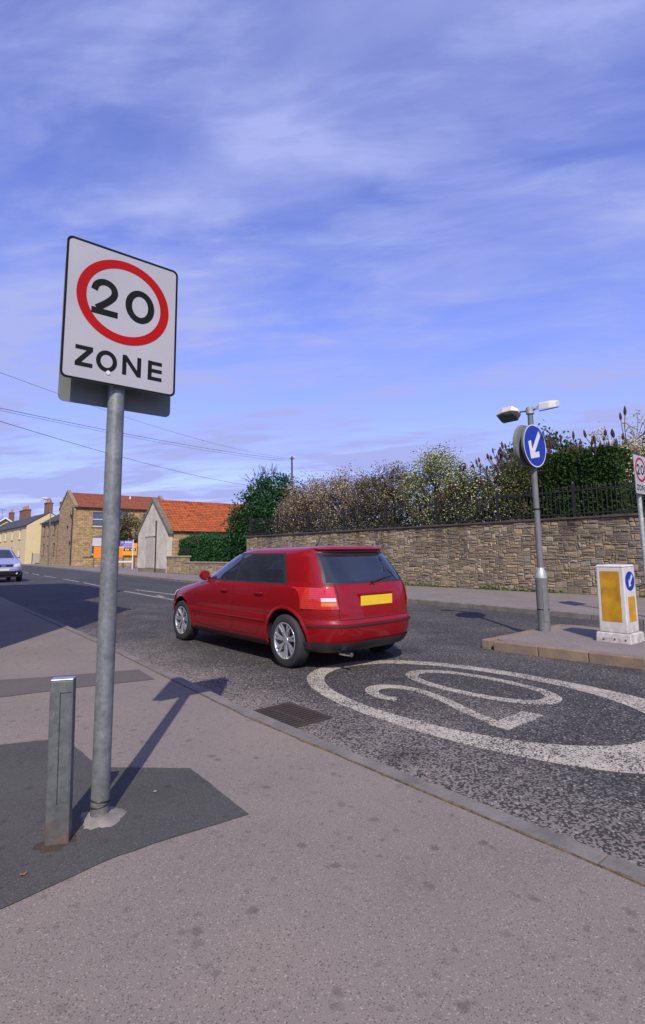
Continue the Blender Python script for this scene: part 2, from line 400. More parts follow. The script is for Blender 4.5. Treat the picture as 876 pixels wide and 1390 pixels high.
# near pavement: a slab with its kerb stones
mb = strip(lambda c: -14, 2.262, 0.0, -12, 140)
struct('pavement', mb, M['pave'])
mb = strip(10.585, lambda c: 30, 0.0, -30, 140); struct('pavement', mb, M['pave_far'])
def kerb_line(x0, x1, ya, yb, L, ztop, mat, flip=1):
    mb = MB(); y = ya
    while y < yb:
        e = min(y + L, yb); j = random.uniform(-.004, .004); zt = ztop + random.uniform(-.003, .003)
        a, b = c_(y) + j, c_(e) + j
        vs = [(x0 + a, y + .003, -.2), (x1 + a, y + .003, -.2), (x1 + b, e - .003, -.2), (x0 + b, e - .003, -.2),
              (x0 + a, y + .003, zt), (x1 + a, y + .003, zt), (x1 + b, e - .003, zt), (x0 + b, e - .003, zt)]
        mb.add(vs, [(0, 3, 2, 1), (4, 5, 6, 7), (0, 1, 5, 4), (1, 2, 6, 5), (2, 3, 7, 6), (3, 0, 4, 7)])
        y = e
    return struct('kerb', mb, mat, bevel=.012 if yb < 60 else 0)
kerb_line(2.262, 2.375, -9, 45, .915, .004, M['kerb'])
kerb_line(2.262, 2.375, 45, 140, 3., .004, M['kerb'])
kerb_line(10.46, 10.585, -20, 45, .915, .004, M['kerb'])
kerb_line(10.46, 10.585, 45, 140, 3., .004, M['kerb'])
# sandy line of dirt between pavement and kerb
dirt = NT('joint_dirt'); dirt.set(Base_Color=dirt.ramp(dirt.noise(30, 5, .7), [(.35, (.05, .042, .034)), (.6, (.16, .12, .07))]), Roughness=.95)
mb = MB(); ys = np.arange(.2, 14, .05)
L_ = [(2.262 + c_(y) - .004 - .008 * noise.noise((y * 4, 0, 0)) - .008 * abs(noise.noise((y * 13, 3, 0))), y) for y in ys]
R_ = [(2.262 + c_(y) + .006 + .01 * noise.noise((y * 5, 7, 0)), y) for y in ys]
mb.ribbon(L_, R_, lambda u, v, d: (u, v, d), .0, .0075)
tag(struct('joint_dirt', mb, dirt.m), kind='stuff')
# gutter grit strip where road meets kerb
# pavement repairs
def flat(name, pts, z, mat, jag=0.0):
    out = []
    n = len(pts)
    for i in range(n):
        a, b = Vector(pts[i]), Vector(pts[(i + 1) % n]); d = b - a; k = max(1, int(d.length / .06)) if jag else 1
        nn = Vector((-d.y, d.x)).normalized()
        for q in range(k):
            p = a + d * (q / k)
            if jag and q: p = p + nn * (jag * noise.noise((p.x * 11, p.y * 11, 3)))
            out.append((p.x, p.y, z))
    m_ = MB(); m_.add(out, [tuple(range(len(out)))]); return struct(name, m_, mat)
flat('pavement_patch', [(-.6, 4.35), (.74, 4.19), (1.0, 4.08), (1.10, 3.86), (1.11, 3.43), (1.16, 3.32), (1.5, 3.0), (1.46, 2.31), (1.01, 2.36), (.8, 2.36), (.64, 2.33), (.44, 2.3), (-.6, 2.05)], .004, M['pave_dark'], .007)
flat('pavement_patch', [(-2, 6.62), (1.08, 6.32), (1.48, 6.13), (2.29, 5.83), (2.24, 5.28), (1.58, 5.45), (.95, 5.56), (-2, 5.9)], .004, M['pave_strip'], .007)
# ---- road markings
ZM = -.096
def road_ring(name, cx, cyo, ho, wo, cyi, hi, wi, ex_o=2.25, ex_i=2.15):
    mb = MB(); n = 120; A = []; B = []
    for k in range(n):
        t = 2 * PI * k / n; c, s_ = math.cos(t), math.sin(t)
        j = .008 * noise.noise((c * 9, s_ * 9, 1))
        A.append((cx[0] + (wo + j) * math.copysign(abs(c) ** (2 / ex_o), c), cyo + (ho + j) * math.copysign(abs(s_) ** (2 / ex_o), s_)))
        B.append((cx[1] + (wi + j) * math.copysign(abs(c) ** (2 / ex_i), c), cyi + (hi - j) * math.copysign(abs(s_) ** (2 / ex_i), s_)))
    mb.ribbon(A, B, lambda u, v, d: (u, v, d), -.11, ZM, closed=True); return mb
def catmull(P, k=8):
    P = [Vector(p) for p in P]; Q = [P[0] * 2 - P[1]] + P + [P[-1] * 2 - P[-2]]; out = []
    for i in range(1, len(Q) - 2):
        for t in np.arange(0, 1, 1 / k):
            a, b, c, d = Q[i - 1:i + 3]
            out.append(.5 * ((2 * b) + (c - a) * t + (2 * a - 5 * b + 4 * c - d) * t * t + (3 * b - a - 3 * c + d) * t ** 3))
    return out + [P[-1]]
def stroke(mb, pts, wx, wy, fn, d0, d1):
    """2-D stroke whose width differs along the two axes (stretched road lettering)"""
    Lp, Rp = [], []
    for i, p in enumerate(pts):
        a = pts[max(0, i - 1)]; b = pts[min(len(pts) - 1, i + 1)]; t = Vector(((b[0] - a[0]) / wx, (b[1] - a[1]) / wy)).normalized(); nn = Vector((-t.y, t.x))
        Lp.append((p[0] + nn.x * wx, p[1] + nn.y * wy)); Rp.append((p[0] - nn.x * wx, p[1] - nn.y * wy))
    mb.ribbon(Lp, Rp, fn, d0, d1)
fn_flat = lambda u, v, d: (u, v, d)
struct('road_marking', road_ring('m', (4.335, 4.335), 2.98, 1.98, 1.13, 3.17, 1.60, .955), M['marking'])
mb = MB()
two = catmull([(3.735, 3.45), (3.70, 3.62), (3.76, 3.79), (3.90, 3.87), (4.04, 3.80), (4.11, 3.60), (4.09, 3.36), (3.99, 3.05), (3.88, 2.78), (3.79, 2.46)], 6)
stroke(mb, two, .05, .075, fn_flat, -.11, ZM)
mb.prism([(3.72, 2.50), (3.72, 2.33), (4.24, 2.33), (4.24, 2.50)], fn_flat, -.1101, ZM + .0006)
struct('road_marking', mb, M['marking'])
mb = MB(); A = []; B = []
for k in range(80):
    t = 2 * PI * k / 80; c, s_ = math.cos(t), math.sin(t); e = 2 / 2.2
    sh = lambda y: (y - 3.27) * .0
    A.append((4.70 + .385 * math.copysign(abs(c) ** e, c), 3.27 + .84 * math.copysign(abs(s_) ** e, s_)))
    B.append((4.70 + .285 * math.copysign(abs(c) ** e, c), 3.27 + .69 * math.copysign(abs(s_) ** e, s_)))
mb.ribbon(A, B, fn_flat, -.11, ZM, closed=True)
struct('road_marking', mb, M['marking'])
mb = MB()   # centre line
def dash(xa, ya, xb, yb, w):
    a, b = Vector((xa, ya)), Vector((xb, yb)); d = (b - a).normalized(); nn = Vector((-d.y, d.x)) * w / 2
    mb.prism([tuple(a + nn), tuple(a - nn), tuple(b - nn), tuple(b + nn)], fn_flat, -.11, ZM)
cl = lambda y: 6.47 + c_(y) + (.35 if y > 20 else 0) + .012 * max(0, 40 - y) * .6
for ya in (23.8, 29.2, 35.6, 41.6, 48, 54.5, 61, 67.5, 74, 81, 88):
    yb = ya + 4.0; xa = float(np.interp(ya, [23.8, 28.7, 36, 41, 60, 90], [7.64, 8.16, 8.72, 9.0, 10.9, 13.3])); xb = float(np.interp(yb, [23.8, 28.7, 36, 41, 60, 90], [7.64, 8.16, 8.72, 9.0, 10.9, 13.3]))
    dash(xa, ya, xb, yb, .11)
dash(7.23, 20.0, 6.9, 15.5, .11); dash(7.82, 20.4, 7.78, 16.3, .11)
dash(6.92, 15.6, 7.3, 17.2, .10)
dash(6.9, 15.5, 6.72, 11.5, .11); dash(7.78, 16.3, 8.3, 11.5, .11)
struct('road_marking', mb, M['marking'])

# ---- drain
root = thing('drain_grate', (2.74, 3.72, -.1), 'rusty iron drain grate set in the road by the near kerb', 'drain')
q = [(2.54, 3.97), (2.51, 3.42), (2.915, 3.46), (2.93, 4.02)]
mb = MB(); mb.box((2.50, 3.43, -.099), (2.94, 4.0, -.0955)); part('hole_shade', mb, M['dark'], root)  # near-black plate on the road; the drain hole's shade is put into its colour
mb = MB()
for a, b in (((2.49, 3.42), (2.53, 4.01)), ((2.91, 3.42), (2.95, 4.01)), ((2.5301, 3.42), (2.9099, 3.455)), ((2.5301, 3.975), (2.9099, 4.01))):
    mb.box((*a, -.099), (*b, -.090))
part('frame', mb, M['grate'], root)
mb = MB()
for k in range(11):
    y0 = 3.475 + k * .046; mb.box((2.532, y0, -.0945), (2.908, y0 + .021, -.0905))
mb.box((2.705, 3.457, -.0947), (2.73, 3.973, -.0907)); part('grate_bars', mb, M['grate'], root)

# ---- traffic island
IX0, IX1, IY = 6.50, 8.72, 4.40
isl = [(IX0 + .28, -9), (IX0 + .20, .6), (IX0 + .12, 2.4), (IX0 - .04, 4.20), (IX0 + .06, IY), (IX1 - .15, IY + .02), (IX1, 4.2), (IX1, -9)]
mb = MB(); mb.prism([(x + (.12 if x < 7.5 else -.12), y - (.12 if y > 4 else 0)) for x, y in isl], lambda u, v, d: (u, v, d), -.2, .016)
struct('traffic_island', mb, M['pave_far'])
mb = MB()
def kst(a, b, w=.122, z=.020, nrm=None):
    a, b = Vector(a), Vector(b); d = b - a; L = d.length; d.normalize(); nn = Vector((-d.y, d.x)) * w
    n = max(1, round(L / .62)); 
    for k in range(n):
        p = a + d * (L * k / n + .004); q_ = a + d * (L * (k + 1) / n - .004)
        mb.prism([tuple(p), tuple(q_), tuple(q_ + nn), tuple(p + nn)], lambda u, v, dd: (u, v, dd), -.2, z)
kst((IX0 + .20, .6), (IX0 + .28, -9)); kst((IX0 + .12, 2.4), (IX0 + .20, .6)); kst((IX0 - .04, 4.20), (IX0 + .12, 2.4))
kst((IX1 - .02, IY), (IX0 - .02, IY - .01)); kst((IX1, -9), (IX1, 4.27))
struct('kerb', mb, M['kerb_island'], bevel=.012)

# ------------------------------------------------------------------ the near 20 ZONE sign
def zone_sign(cx, yf, z0, w, h, root, label_extra=None, pole_r=.042, pole_mat='galv', pole_y=None):
    py = pole_y if pole_y is not None else yf + .062
    fn = lambda u, v, d: (cx - w / 2 + u, yf - d, z0 + v)   # u,v in plate metres
    def rr(x0, y0, x1, y1, r, n=6):
        out = []
        for (ax, ay, st) in ((x1 - r, y0 + r, -90), (x1 - r, y1 - r, 0), (x0 + r, y1 - r, 90), (x0 + r, y0 + r, 180)):
            for k in range(n + 1):
                a = R(st + 90 * k / n); out.append((ax + r * math.cos(a), ay + r * math.sin(a)))
        return out
    pl = MB(); pl.prism(rr(0, 0, w, h, .03), fn, -.004, 0.0)
    plate = part('sign_plate', pl, M['sign_white'], root)
    b = MB(); b.ribbon(rr(0, 0, w, h, .03), rr(.011, .011, w - .011, h - .011, .022), fn, 0, .0012, closed=True)
    part('border', b, M['sign_black'], plate)
    sx, sz = w / .585, h / .73
    rcx, rcz = w * .505, h * .626
    ring = MB(); A = [(rcx + .2405 * sx * math.cos(2 * PI * k / 72), rcz + .2265 * sz * math.sin(2 * PI * k / 72)) for k in range(72)]
    B = [(rcx + .193 * sx * math.cos(2 * PI * k / 72), rcz + .181 * sz * math.sin(2 * PI * k / 72)) for k in range(72)]
    ring.ribbon(A, B, fn, 0, .0012, closed=True); part('ring', ring, M['sign_red'], plate)
    # digits
    X = lambda x: (x - .6275) * sx; Z = lambda z: (z - 2.072) * sz
    t = MB()
    P2 = catmull([(.767, 2.556), (.778, 2.588), (.806, 2.607), (.838, 2.606), (.862, 2.588), (.869, 2.560), (.858, 2.532), (.826, 2.498), (.782, 2.462)], 6)
    P2 = [(X(p[0]), Z(p[1])) for p in P2]
    stroke(t, P2, .0165 * sx, .0165 * sz, fn, 0, .0012)
    t.prism([(X(.757), Z(2.464)), (X(.757), Z(2.432)), (X(.888), Z(2.432)), (X(.888), Z(2.464))], fn, .0001, .0014)
    z_ = [(X(1.0035) + .078 * sx * math.cos(a), Z(2.529) + .091 * sz * math.sin(a)) for a in np.linspace(0, 2 * PI, 48, False)]
    zi = [(X(1.0035) + .0435 * sx * math.cos(a), Z(2.529) + .058 * sz * math.sin(a)) for a in np.linspace(0, 2 * PI, 48, False)]
    t.ribbon(z_, zi, fn, 0, .0012, closed=True)
    part('number', t, M['sign_black'], plate)
    l = MB(); za, zb = 2.142, 2.248; s = .021
    def poly(pts, lay=.0012): l.prism([(X(x), Z(z)) for x, z in pts], fn, .00005, lay)
    poly([(.692, zb), (.692, zb - s), (.735, zb - s), (.735, zb)]); poly([(.735, zb), (.735, zb - s), (.775, zb - s), (.775, zb)])
    poly([(.745, zb - s), (.775, zb - s), (.722, za + s), (.692, za + s)]); poly([(.692, za), (.692, za + s), (.775, za + s), (.775, za)])
    A = [(X(.843) + .052 * sx * math.cos(a), Z(2.193) + .056 * sz * math.sin(a)) for a in np.linspace(0, 2 * PI, 40, False)]
    B = [(X(.843) + .030 * sx * math.cos(a), Z(2.193) + .034 * sz * math.sin(a)) for a in np.linspace(0, 2 * PI, 40, False)]
    l.ribbon(A, B, fn, 0, .0012, closed=True)
    n0, n1 = .922, 1.020
    poly([(n0, za), (n0 + s, za), (n0 + s, zb), (n0, zb)]); poly([(n1 - s, za), (n1, za), (n1, zb), (n1 - s, zb)])
    poly([(n0 + s, zb), (n0 + s, zb - .034), (n1 - s, za), (n1 - s, za + .034)])
    e0, e1 = 1.057, 1.134
    poly([(e0, za), (e0 + s, za), (e0 + s, zb), (e0, zb)])
    for zz in (za, (za + zb) / 2 - s * .45, zb - s): poly([(e0 + s, zz), (e1, zz), (e1, zz + s * .95), (e0 + s, zz + s * .95)])
    part('lettering', l, M['sign_black'], plate)
    return fn
root = thing('zone_sign', (.92, 2.752, 0), 'large white 20 ZONE sign with red ring on a galvanised pole on the near pavement', 'traffic sign', 'twenty zone signs')
zone_sign(.915, 2.69, 2.072, .585, .732, root)
p = MB(); p.tube((.918, 2.752, -.05), (.912, 2.752, 2.76), .042, n=32); part('pole', p, M['galv'], root)
c = MB(); c.tube((.912, 2.752, 2.76), (.912, 2.752, 2.772), .044, n=24); part('pole_cap', c, M['sign_black'], root)
def rrect(x0, y0, x1, y1, r, n=5):
    out = []
    for (ax, ay, st) in ((x1 - r, y0 + r, -90), (x1 - r, y1 - r, 0), (x0 + r, y1 - r, 90), (x0 + r, y0 + r, 180)):
        for k in range(n + 1):
            a = R(st + 90 * k / n); out.append((ax + r * math.cos(a), ay + r * math.sin(a)))
    return out
b = MB(); b.prism(rrect(.648, 1.985, 1.234, 2.765, .03), lambda u, v, d: (u, d, v), 2.806, 2.811)
tag(part('back_plate', b, M['sign_back'], root), 'plain grey back of the plate facing the other way')
for z in (2.2, 2.62):
    b = MB(); b.box((.66, 2.6945, z), (1.18, 2.7095, z + .04)); b.box((.66, 2.7945, z - .005), (1.2, 2.8055, z + .035))
    for k in (-1, 1): b.box((.912 + k * .05 - .006, 2.7096, z + .005), (.912 + k * .05 + .006, 2.7944, z + .03))
    part('bracket', b, M['galv_lt'], root)
# sticker dot and cement footing
b = MB(); b.lathe((.8476, 2.6885, 2.135), (0, -1, 0), [(0, .001), (0, .011), (.0018, .011), (.0018, .0005)], 16); part('sticker', b, M['sign_arrow'], root)
f = MB(); ring = []
N = 40
for lev, (rr_, zz) in enumerate(((1.0, .003), (.8, .012), (.45, .020), (.30, .022))):
    for k in range(N):
        a = 2 * PI * k / N; r0 = .105 * (1 + .35 * noise.noise((math.cos(a) * 1.6, math.sin(a) * 1.6, 5)) + .16 * noise.noise((math.cos(a) * 5, math.sin(a) * 5, 1)))
        ring.append((.925 + r0 * rr_ * math.cos(a), 2.735 + r0 * rr_ * math.sin(a), zz + .004 * noise.noise((k * .9, lev, 2))))
f.add(ring, [(l_ * N + k, l_ * N + (k + 1) % N, (l_ + 1) * N + (k + 1) % N, (l_ + 1) * N + k) for l_ in range(3) for k in range(N)] + [tuple(3 * N + k for k in range(N))], True)
part('cement_footing', f, M['concrete'], root)
f = MB()
for zc, dx in ((.065, .004), (.083, -.003)):
    for k in range(20):
        a, b_ = 2 * PI * k / 20, 2 * PI * (k + 1) / 20
        f.tube((.918 + .0455 * math.cos(a), 2.752 + .0455 * math.sin(a), zc + dx * 2 * math.cos(a)), (.918 + .0455 * math.cos(b_), 2.752 + .0455 * math.sin(b_), zc + dx * 2 * math.cos(b_)), .0032, n=5, caps=False)
part('wire_tie', f, M['iron'], root)

# the second zone sign across the road
root = thing('zone_sign', (10.77, 3.77, 0), 'small 20 ZONE sign on a pale slim pole in front of the far stone wall', 'traffic sign', 'twenty zone signs')
zone_sign(10.77, 3.70, 2.20, .60, .74, root)
p = MB(); p.tube((10.77, 3.765, -.05), (10.77, 3.765, 2.93), .04, n=24); part('pole', p, M['galv_lt'], root)
for z in (2.35, 2.75): b = MB(); b.box((10.52, 3.7045, z), (11.02, 3.724, z + .04)); part('bracket', b, M['galv_lt'], root)

# ------------------------------------------------------------------ square steel post
root = thing('service_post', (.70, 2.65, 0), 'short square galvanised steel post beside the sign pole with a rusty foot', 'bollard')
ang = R(-27)
rot = Matrix.Rotation(ang, 3, 'Z')
cx, cy = .712, 2.645
b = MB()
hw, hd, H_ = .048, .030, .675
lean = Vector((-.012, 0, 0))
def post_ring(z, h1, h2): return [tuple(Vector((cx, cy, z)) + lean * (z / H_) + rot @ Vector((sx * h1, sy * h2, 0))) for sx, sy in ((-1, -1), (1, -1), (1, 1), (-1, 1))]
b.add(post_ring(-.05, hw, hd) + post_ring(H_, hw, hd), [(0, 3, 2, 1), (4, 5, 6, 7), (0, 1, 5, 4), (1, 2, 6, 5), (2, 3, 7, 6), (3, 0, 4, 7)])
part('column', b, M['galv_old'], root, bevel=.006, seg=3)
b = MB(); b.add(post_ring(H_ + .0005, hw - .0015, hd - .0015) + post_ring(H_ + .0055, hw - .0015, hd - .0015), [(0, 3, 2, 1), (4, 5, 6, 7), (0, 1, 5, 4), (1, 2, 6, 5), (2, 3, 7, 6), (3, 0, 4, 7)])
part('top_cap', b, simple('sky_sheen_metal', (.5, .52, .55), (.42, .44, .47), 14, .3, metal=.9), root, bevel=.002)  # paler metal than the column; sky sheen on the top put into its colour
b = MB(); M3 = rot
def postbox(mbx, x0, x1, z0, z1, t0=.0002, t1=.0016):
    vs = []
    for z in (z0, z1):
        for x, y in ((x0, -hd - t1), (x1, -hd - t1), (x1, -hd - t0), (x0, -hd - t0)):
            vs.append(tuple(Vector((cx, cy, z)) + lean * (z / H_) + M3 @ Vector((x, y, 0))))
    mbx.add(vs, [(0, 3, 2, 1), (4, 5, 6, 7), (0, 1, 5, 4), (1, 2, 6, 5), (2, 3, 7, 6), (3, 0, 4, 7)])
postbox(b, -.0022, .040, .17, .62); part('access_door', b, M['galv_old'], root, bevel=.0006)
b = MB(); postbox(b, -.005, -.0023, .165, .625, .0002, .0024); postbox(b, -.0022, .040, .621, .6236, .0002, .0024); part('door_gap', b, M['dark'], root)
b = MB(); n_ = 26; out = []
for lev, (k_, z) in enumerate(((1., .0045), (.62, .007))):
    for k in range(n_):
        a = 2 * PI * k / n_; r0 = .085 * (1 + .4 * noise.noise((math.cos(a) * 2, math.sin(a) * 2, 9)))
        out.append((cx - .012 + r0 * k_ * math.cos(a), cy - .01 + r0 * .7 * k_ * math.sin(a), z))
b.add(out, [(k, (k + 1) % n_, n_ + (k + 1) % n_, n_ + k) for k in range(n_)] + [tuple(n_ + k for k in range(n_))], True)
part('rust_stain', b, simple('rusty_dirt', (.055, .035, .022), (.035, .027, .02), 30, .95, bump=.6), root)

# ------------------------------------------------------------------ island lamp and keep-left discs
LX, LY = 7.82, 4.19
root = thing('sign_lamp_post', (LX, LY, .016), 'tall grey post on the traffic island with two floodlights over a blue arrow disc', 'sign post')
b = MB(); b.tube((LX, LY, .0), (LX, LY, .80), .088, n=28); part('base_column', b, M['grey_post'], root)
b = MB(); b.lathe((LX, LY, .80), (0, 0, 1), [(0, .089), (.06, .080), (.13, .055), (.15, .046), (.15, .02)], 28); part('collar', b, M['galv_lt'], root)
b = MB(); b.tube((LX, LY, .80), (LX, LY, 3.45), .045, .042, n=24); part('pole', b, M['grey_post'], root)
b = MB(); b.lathe((LX, LY, 3.45), (0, 0, 1), [(-.10, .05), (-.10, .062), (0.0, .062), (.015, .045), (.015, .001)], 24); part('pole_top', b, M['galv_lt'], root)
b = MB()
b.obox((LX - .055, LY - .068, .42), (.033, .006, .26), Matrix.Rotation(R(-40), 3, 'Z')); part('inspection_door', b, M['grey_post'], root, bevel=.004)
for z in (1.83, .33):
    b = MB(); b.lathe((LX, LY, z), (0, 0, 1), [(0, .046), (0, .049), (.02, .049), (.02, .046)] if z > 1 else [(0, .088), (0, .091), (.012, .091), (.012, .088)], 28); part('band', b, M['sign_black'], root)
def disc(yf, facing, zc, front):
    ax = (0, -1, 0) if facing < 0 else (0, 1, 0)
    cc = (LX - .075 if facing < 0 else LX - .09, yf, zc)
    Rd = .335
    b = MB(); b.lathe(cc, ax, [(-.055, .001), (-.055, Rd * .80), (-.045, Rd * .97), (-.012, Rd), (0, Rd), (0, .001)], 56, True)
    body = part('arrow_disc', b, M['sign_back'], root)
    b = MB(); b.lathe(cc, ax, [(.0004, .001), (.0004, Rd - .016), (.0014, Rd - .016), (.0014, .001)], 56, False); part('blue_face', b, M['sign_blue'], body)
    b = MB(); b.lathe(cc, ax, [(.0004, Rd - .016), (.0016, Rd - .016), (.0016, Rd), (-.0004, Rd)], 56, False); part('rim', b, M['sign_arrow'], body)
    a = MB()
    # arrow pointing down and to the left as seen by the driver
    d = Vector((-.55, -.83)).normalized(); nrm = Vector((-d.y, d.x))
    tip = Vector((-.145, -.215)); tail = Vector((.165, .235))
    def q_(p): return tuple(p)
    sh = .042
    P_ = [tail + nrm * sh, tail - nrm * sh, tip - nrm * sh - d * .09, tip + nrm * sh - d * .09]
    sgn = 1 if facing < 0 else -1
    fnn = lambda u, v, dd: (cc[0] + sgn * u, yf + (-dd if facing < 0 else dd), zc + v)
    a.prism([q_(x) for x in P_], fnn, .0016, .0026)
    for sd in (-1, 1):
        w1 = tip + d * .0; 
        e = tip - d * .19 + nrm * sd * .19; e2 = tip - d * .26 + nrm * sd * .135
        inner = tip - d * .115
        a.prism([q_(w1), q_(e), q_(e2), q_(inner)], fnn, .0016, .0028 if sd > 0 else .0024)
    part('arrow', a, M['sign_arrow'], body)
disc(LY - .085, -1, 2.815, True)
disc(LY + .085, 1, 2.835, False)
b = MB()
for z in (2.66, 2.98):
    for sg in (-1, 1):
        b = MB(); b.box((LX - .11, LY + sg * .03, z), (LX + .03, LY + sg * .048, z + .03)); part('bracket', b, M['iron'], root)
for sd, yc in ((1, .30), (-1, -.28)):
    b = MB(); b.tube((LX, LY + sd * .04, 3.405), (LX - .01, LY + sd * .24, 3.43), .014, n=10); arm = part('lamp_arm', b, M['grey_post'], root)
    # lantern: tapered casing with a glass underside
    y0, y1 = LY + sd * (.17 if sd > 0 else .13), LY + sd * (.54 if sd > 0 else .46)
    top, bot = 3.50, 3.375
    b = MB(); cxn = LX - .02
    def sec(y, hw_, zt, zb): return [(cxn - hw_, y, zb), (cxn + hw_, y, zb), (cxn + hw_ * .8, y, zt - .015), (cxn + hw_ * .5, y, zt), (cxn - hw_ * .5, y, zt), (cxn - hw_ * .8, y, zt - .015)]
    S = [sec(y0, .05, 3.45, 3.40), sec(y0 + sd * .08, .105, top - .01, bot + .01), sec(y0 + sd * .24, .115, top - .015, bot + .0), sec(y1, .09, top - .045, bot - .005)]
    n = 6; tk = -.55 if sd > 0 else .25
    tilt = lambda v: (v[0], v[1], v[2] + tk * (v[0] - cxn))
    b.add([tilt(v) for s_ in S for v in s_], [(i * n + k, i * n + (k + 1) % n, (i + 1) * n + (k + 1) % n, (i + 1) * n + k) for i in range(3) for k in range(n)] + [tuple(range(n))[::-1], tuple(range(3 * n, 4 * n))], False)
    lan = part('floodlight', b, M['white_pl'], root, bevel=.006)
    b = MB(); ya, yb = sorted((y0 + sd * .07, y1 - sd * .03)); b.box((cxn - .085, ya, bot - .022), (cxn + .085, yb, bot - .008)); b.v = [tilt(v) for v in b.v]; part('lamp_glass', b, M['lampglass'], lan)

# ------------------------------------------------------------------ illuminated keep-left bollard
root = thing('keep_left_bollard', (7.69, 3.07, .016), 'white plastic bollard with dirty yellow panels and a blue arrow roundel on the island', 'traffic bollard')
bx0, bx1, by0, by1 = 7.49, 7.90, 2.875, 3.275
def frus(x0, x1, y0, y1, z0, X0, X1, Y0, Y1, z1, mb=None):
    mb = mb or MB()
    mb.add([(x0, y0, z0), (x1, y0, z0), (x1, y1, z0), (x0, y1, z0), (X0, Y0, z1), (X1, Y0, z1), (X1, Y1, z1), (X0, Y1, z1)],
           [(0, 3, 2, 1), (4, 5, 6, 7), (0, 1, 5, 4), (1, 2, 6, 5), (2, 3, 7, 6), (3, 0, 4, 7)]); return mb
part('base', frus(bx0 - .02, bx1 + .02, by0 - .02, by1 + .02, .0, bx0 - .012, bx1 + .012, by0 - .012, by1 + .012, .135), M['white_pl'], root, bevel=.012, seg=3)
TX0, TX1, TY0, TY1, ZT = 7.50, 7.86, 2.89, 3.235, 1.01
body = part('body', frus(bx0 + .02, bx1 - .02, by0 + .025, by1 - .02, .136, TX0, TX1, TY0, TY1, .985), M['white_pl'], root, bevel=.014, seg=3)
part('lid', frus(TX0 - .01, TX1 + .01, TY0 - .01, TY1 + .01, .9855, TX0 + .01, TX1 - .01, TY0 + .01, TY1 - .01, 1.012), M['white_pl'], root, bevel=.01, seg=3)
def faceL(u, z):     # -X face, u 0..1 along Y
    k = (z - .136) / (.985 - .136); x = (bx0 + .02) * (1 - k) + TX0 * k; ya = (by0 + .025) * (1 - k) + TY0 * k; yb = (by1 - .02) * (1 - k) + TY1 * k
    return (x, ya + (yb - ya) * u, z)
def faceF(u, z):     # -Y face
    k = (z - .136) / (.985 - .136); y = (by0 + .025) * (1 - k) + TY0 * k; xa = (bx0 + .02) * (1 - k) + TX0 * k; xb = (bx1 - .02) * (1 - k) + TX1 * k
    return (xa + (xb - xa) * u, y, z)
def panel(face, pts, off, mat, name, axis):
    b = MB(); n = len(pts)
    base = [face(*p) for p in pts]; sh = lambda p, t: (p[0] - t, p[1], p[2]) if axis == 0 else (p[0], p[1] - t, p[2])
    b.add([sh(p, off - .003) for p in base] + [sh(p, off) for p in base], [tuple(range(n))[::-1], tuple(range(n, 2 * n))] + [(k, (k + 1) % n, n + (k + 1) % n, n + k) for k in range(n)])
    return part(name, b, mat, body)
panel(faceL, [(.16, .28), (.86, .28), (.86, .93), (.16, .93)], .0035, M['yellow_pl'], 'reflective_panel', 0)
panel(faceF, [(.22, .28), (.80, .28), (.80, .60), (.22, .60)], .0035, M['yellow_pl'], 'reflective_panel', 1)
cz = .80
panel(faceF, [(.5 + .40 * math.cos(a), cz + .125 * math.sin(a)) for a in np.linspace(0, 2 * PI, 36, False)], .0035, M['sign_blue'], 'arrow_roundel', 1)
ar = [(-.10, -.075), (.06, -.06), (.0, -.035), (.19, .055), (.13, .085), (-.06, -.008), (-.10, .03)]
panel(faceF, [(.5 + x * 1.3, cz + z) for x, z in ar], .0052, M['sign_arrow'], 'arrow', 1)
M['bolt'] = simple('rusty_bolt', (.16, .06, .02), (.1, .04, .02), 20, .8)
for z, u in ((.06, .12), (.06, .45), (.05, .8)):
    b = MB(); b.lathe((bx0 - .0185, by0 + (by1 - by0) * u, z), (-1, 0, 0), [(0, .013), (.004, .011), (.004, .001)], 12); part('fixing_bolt', b, M['bolt'], root)

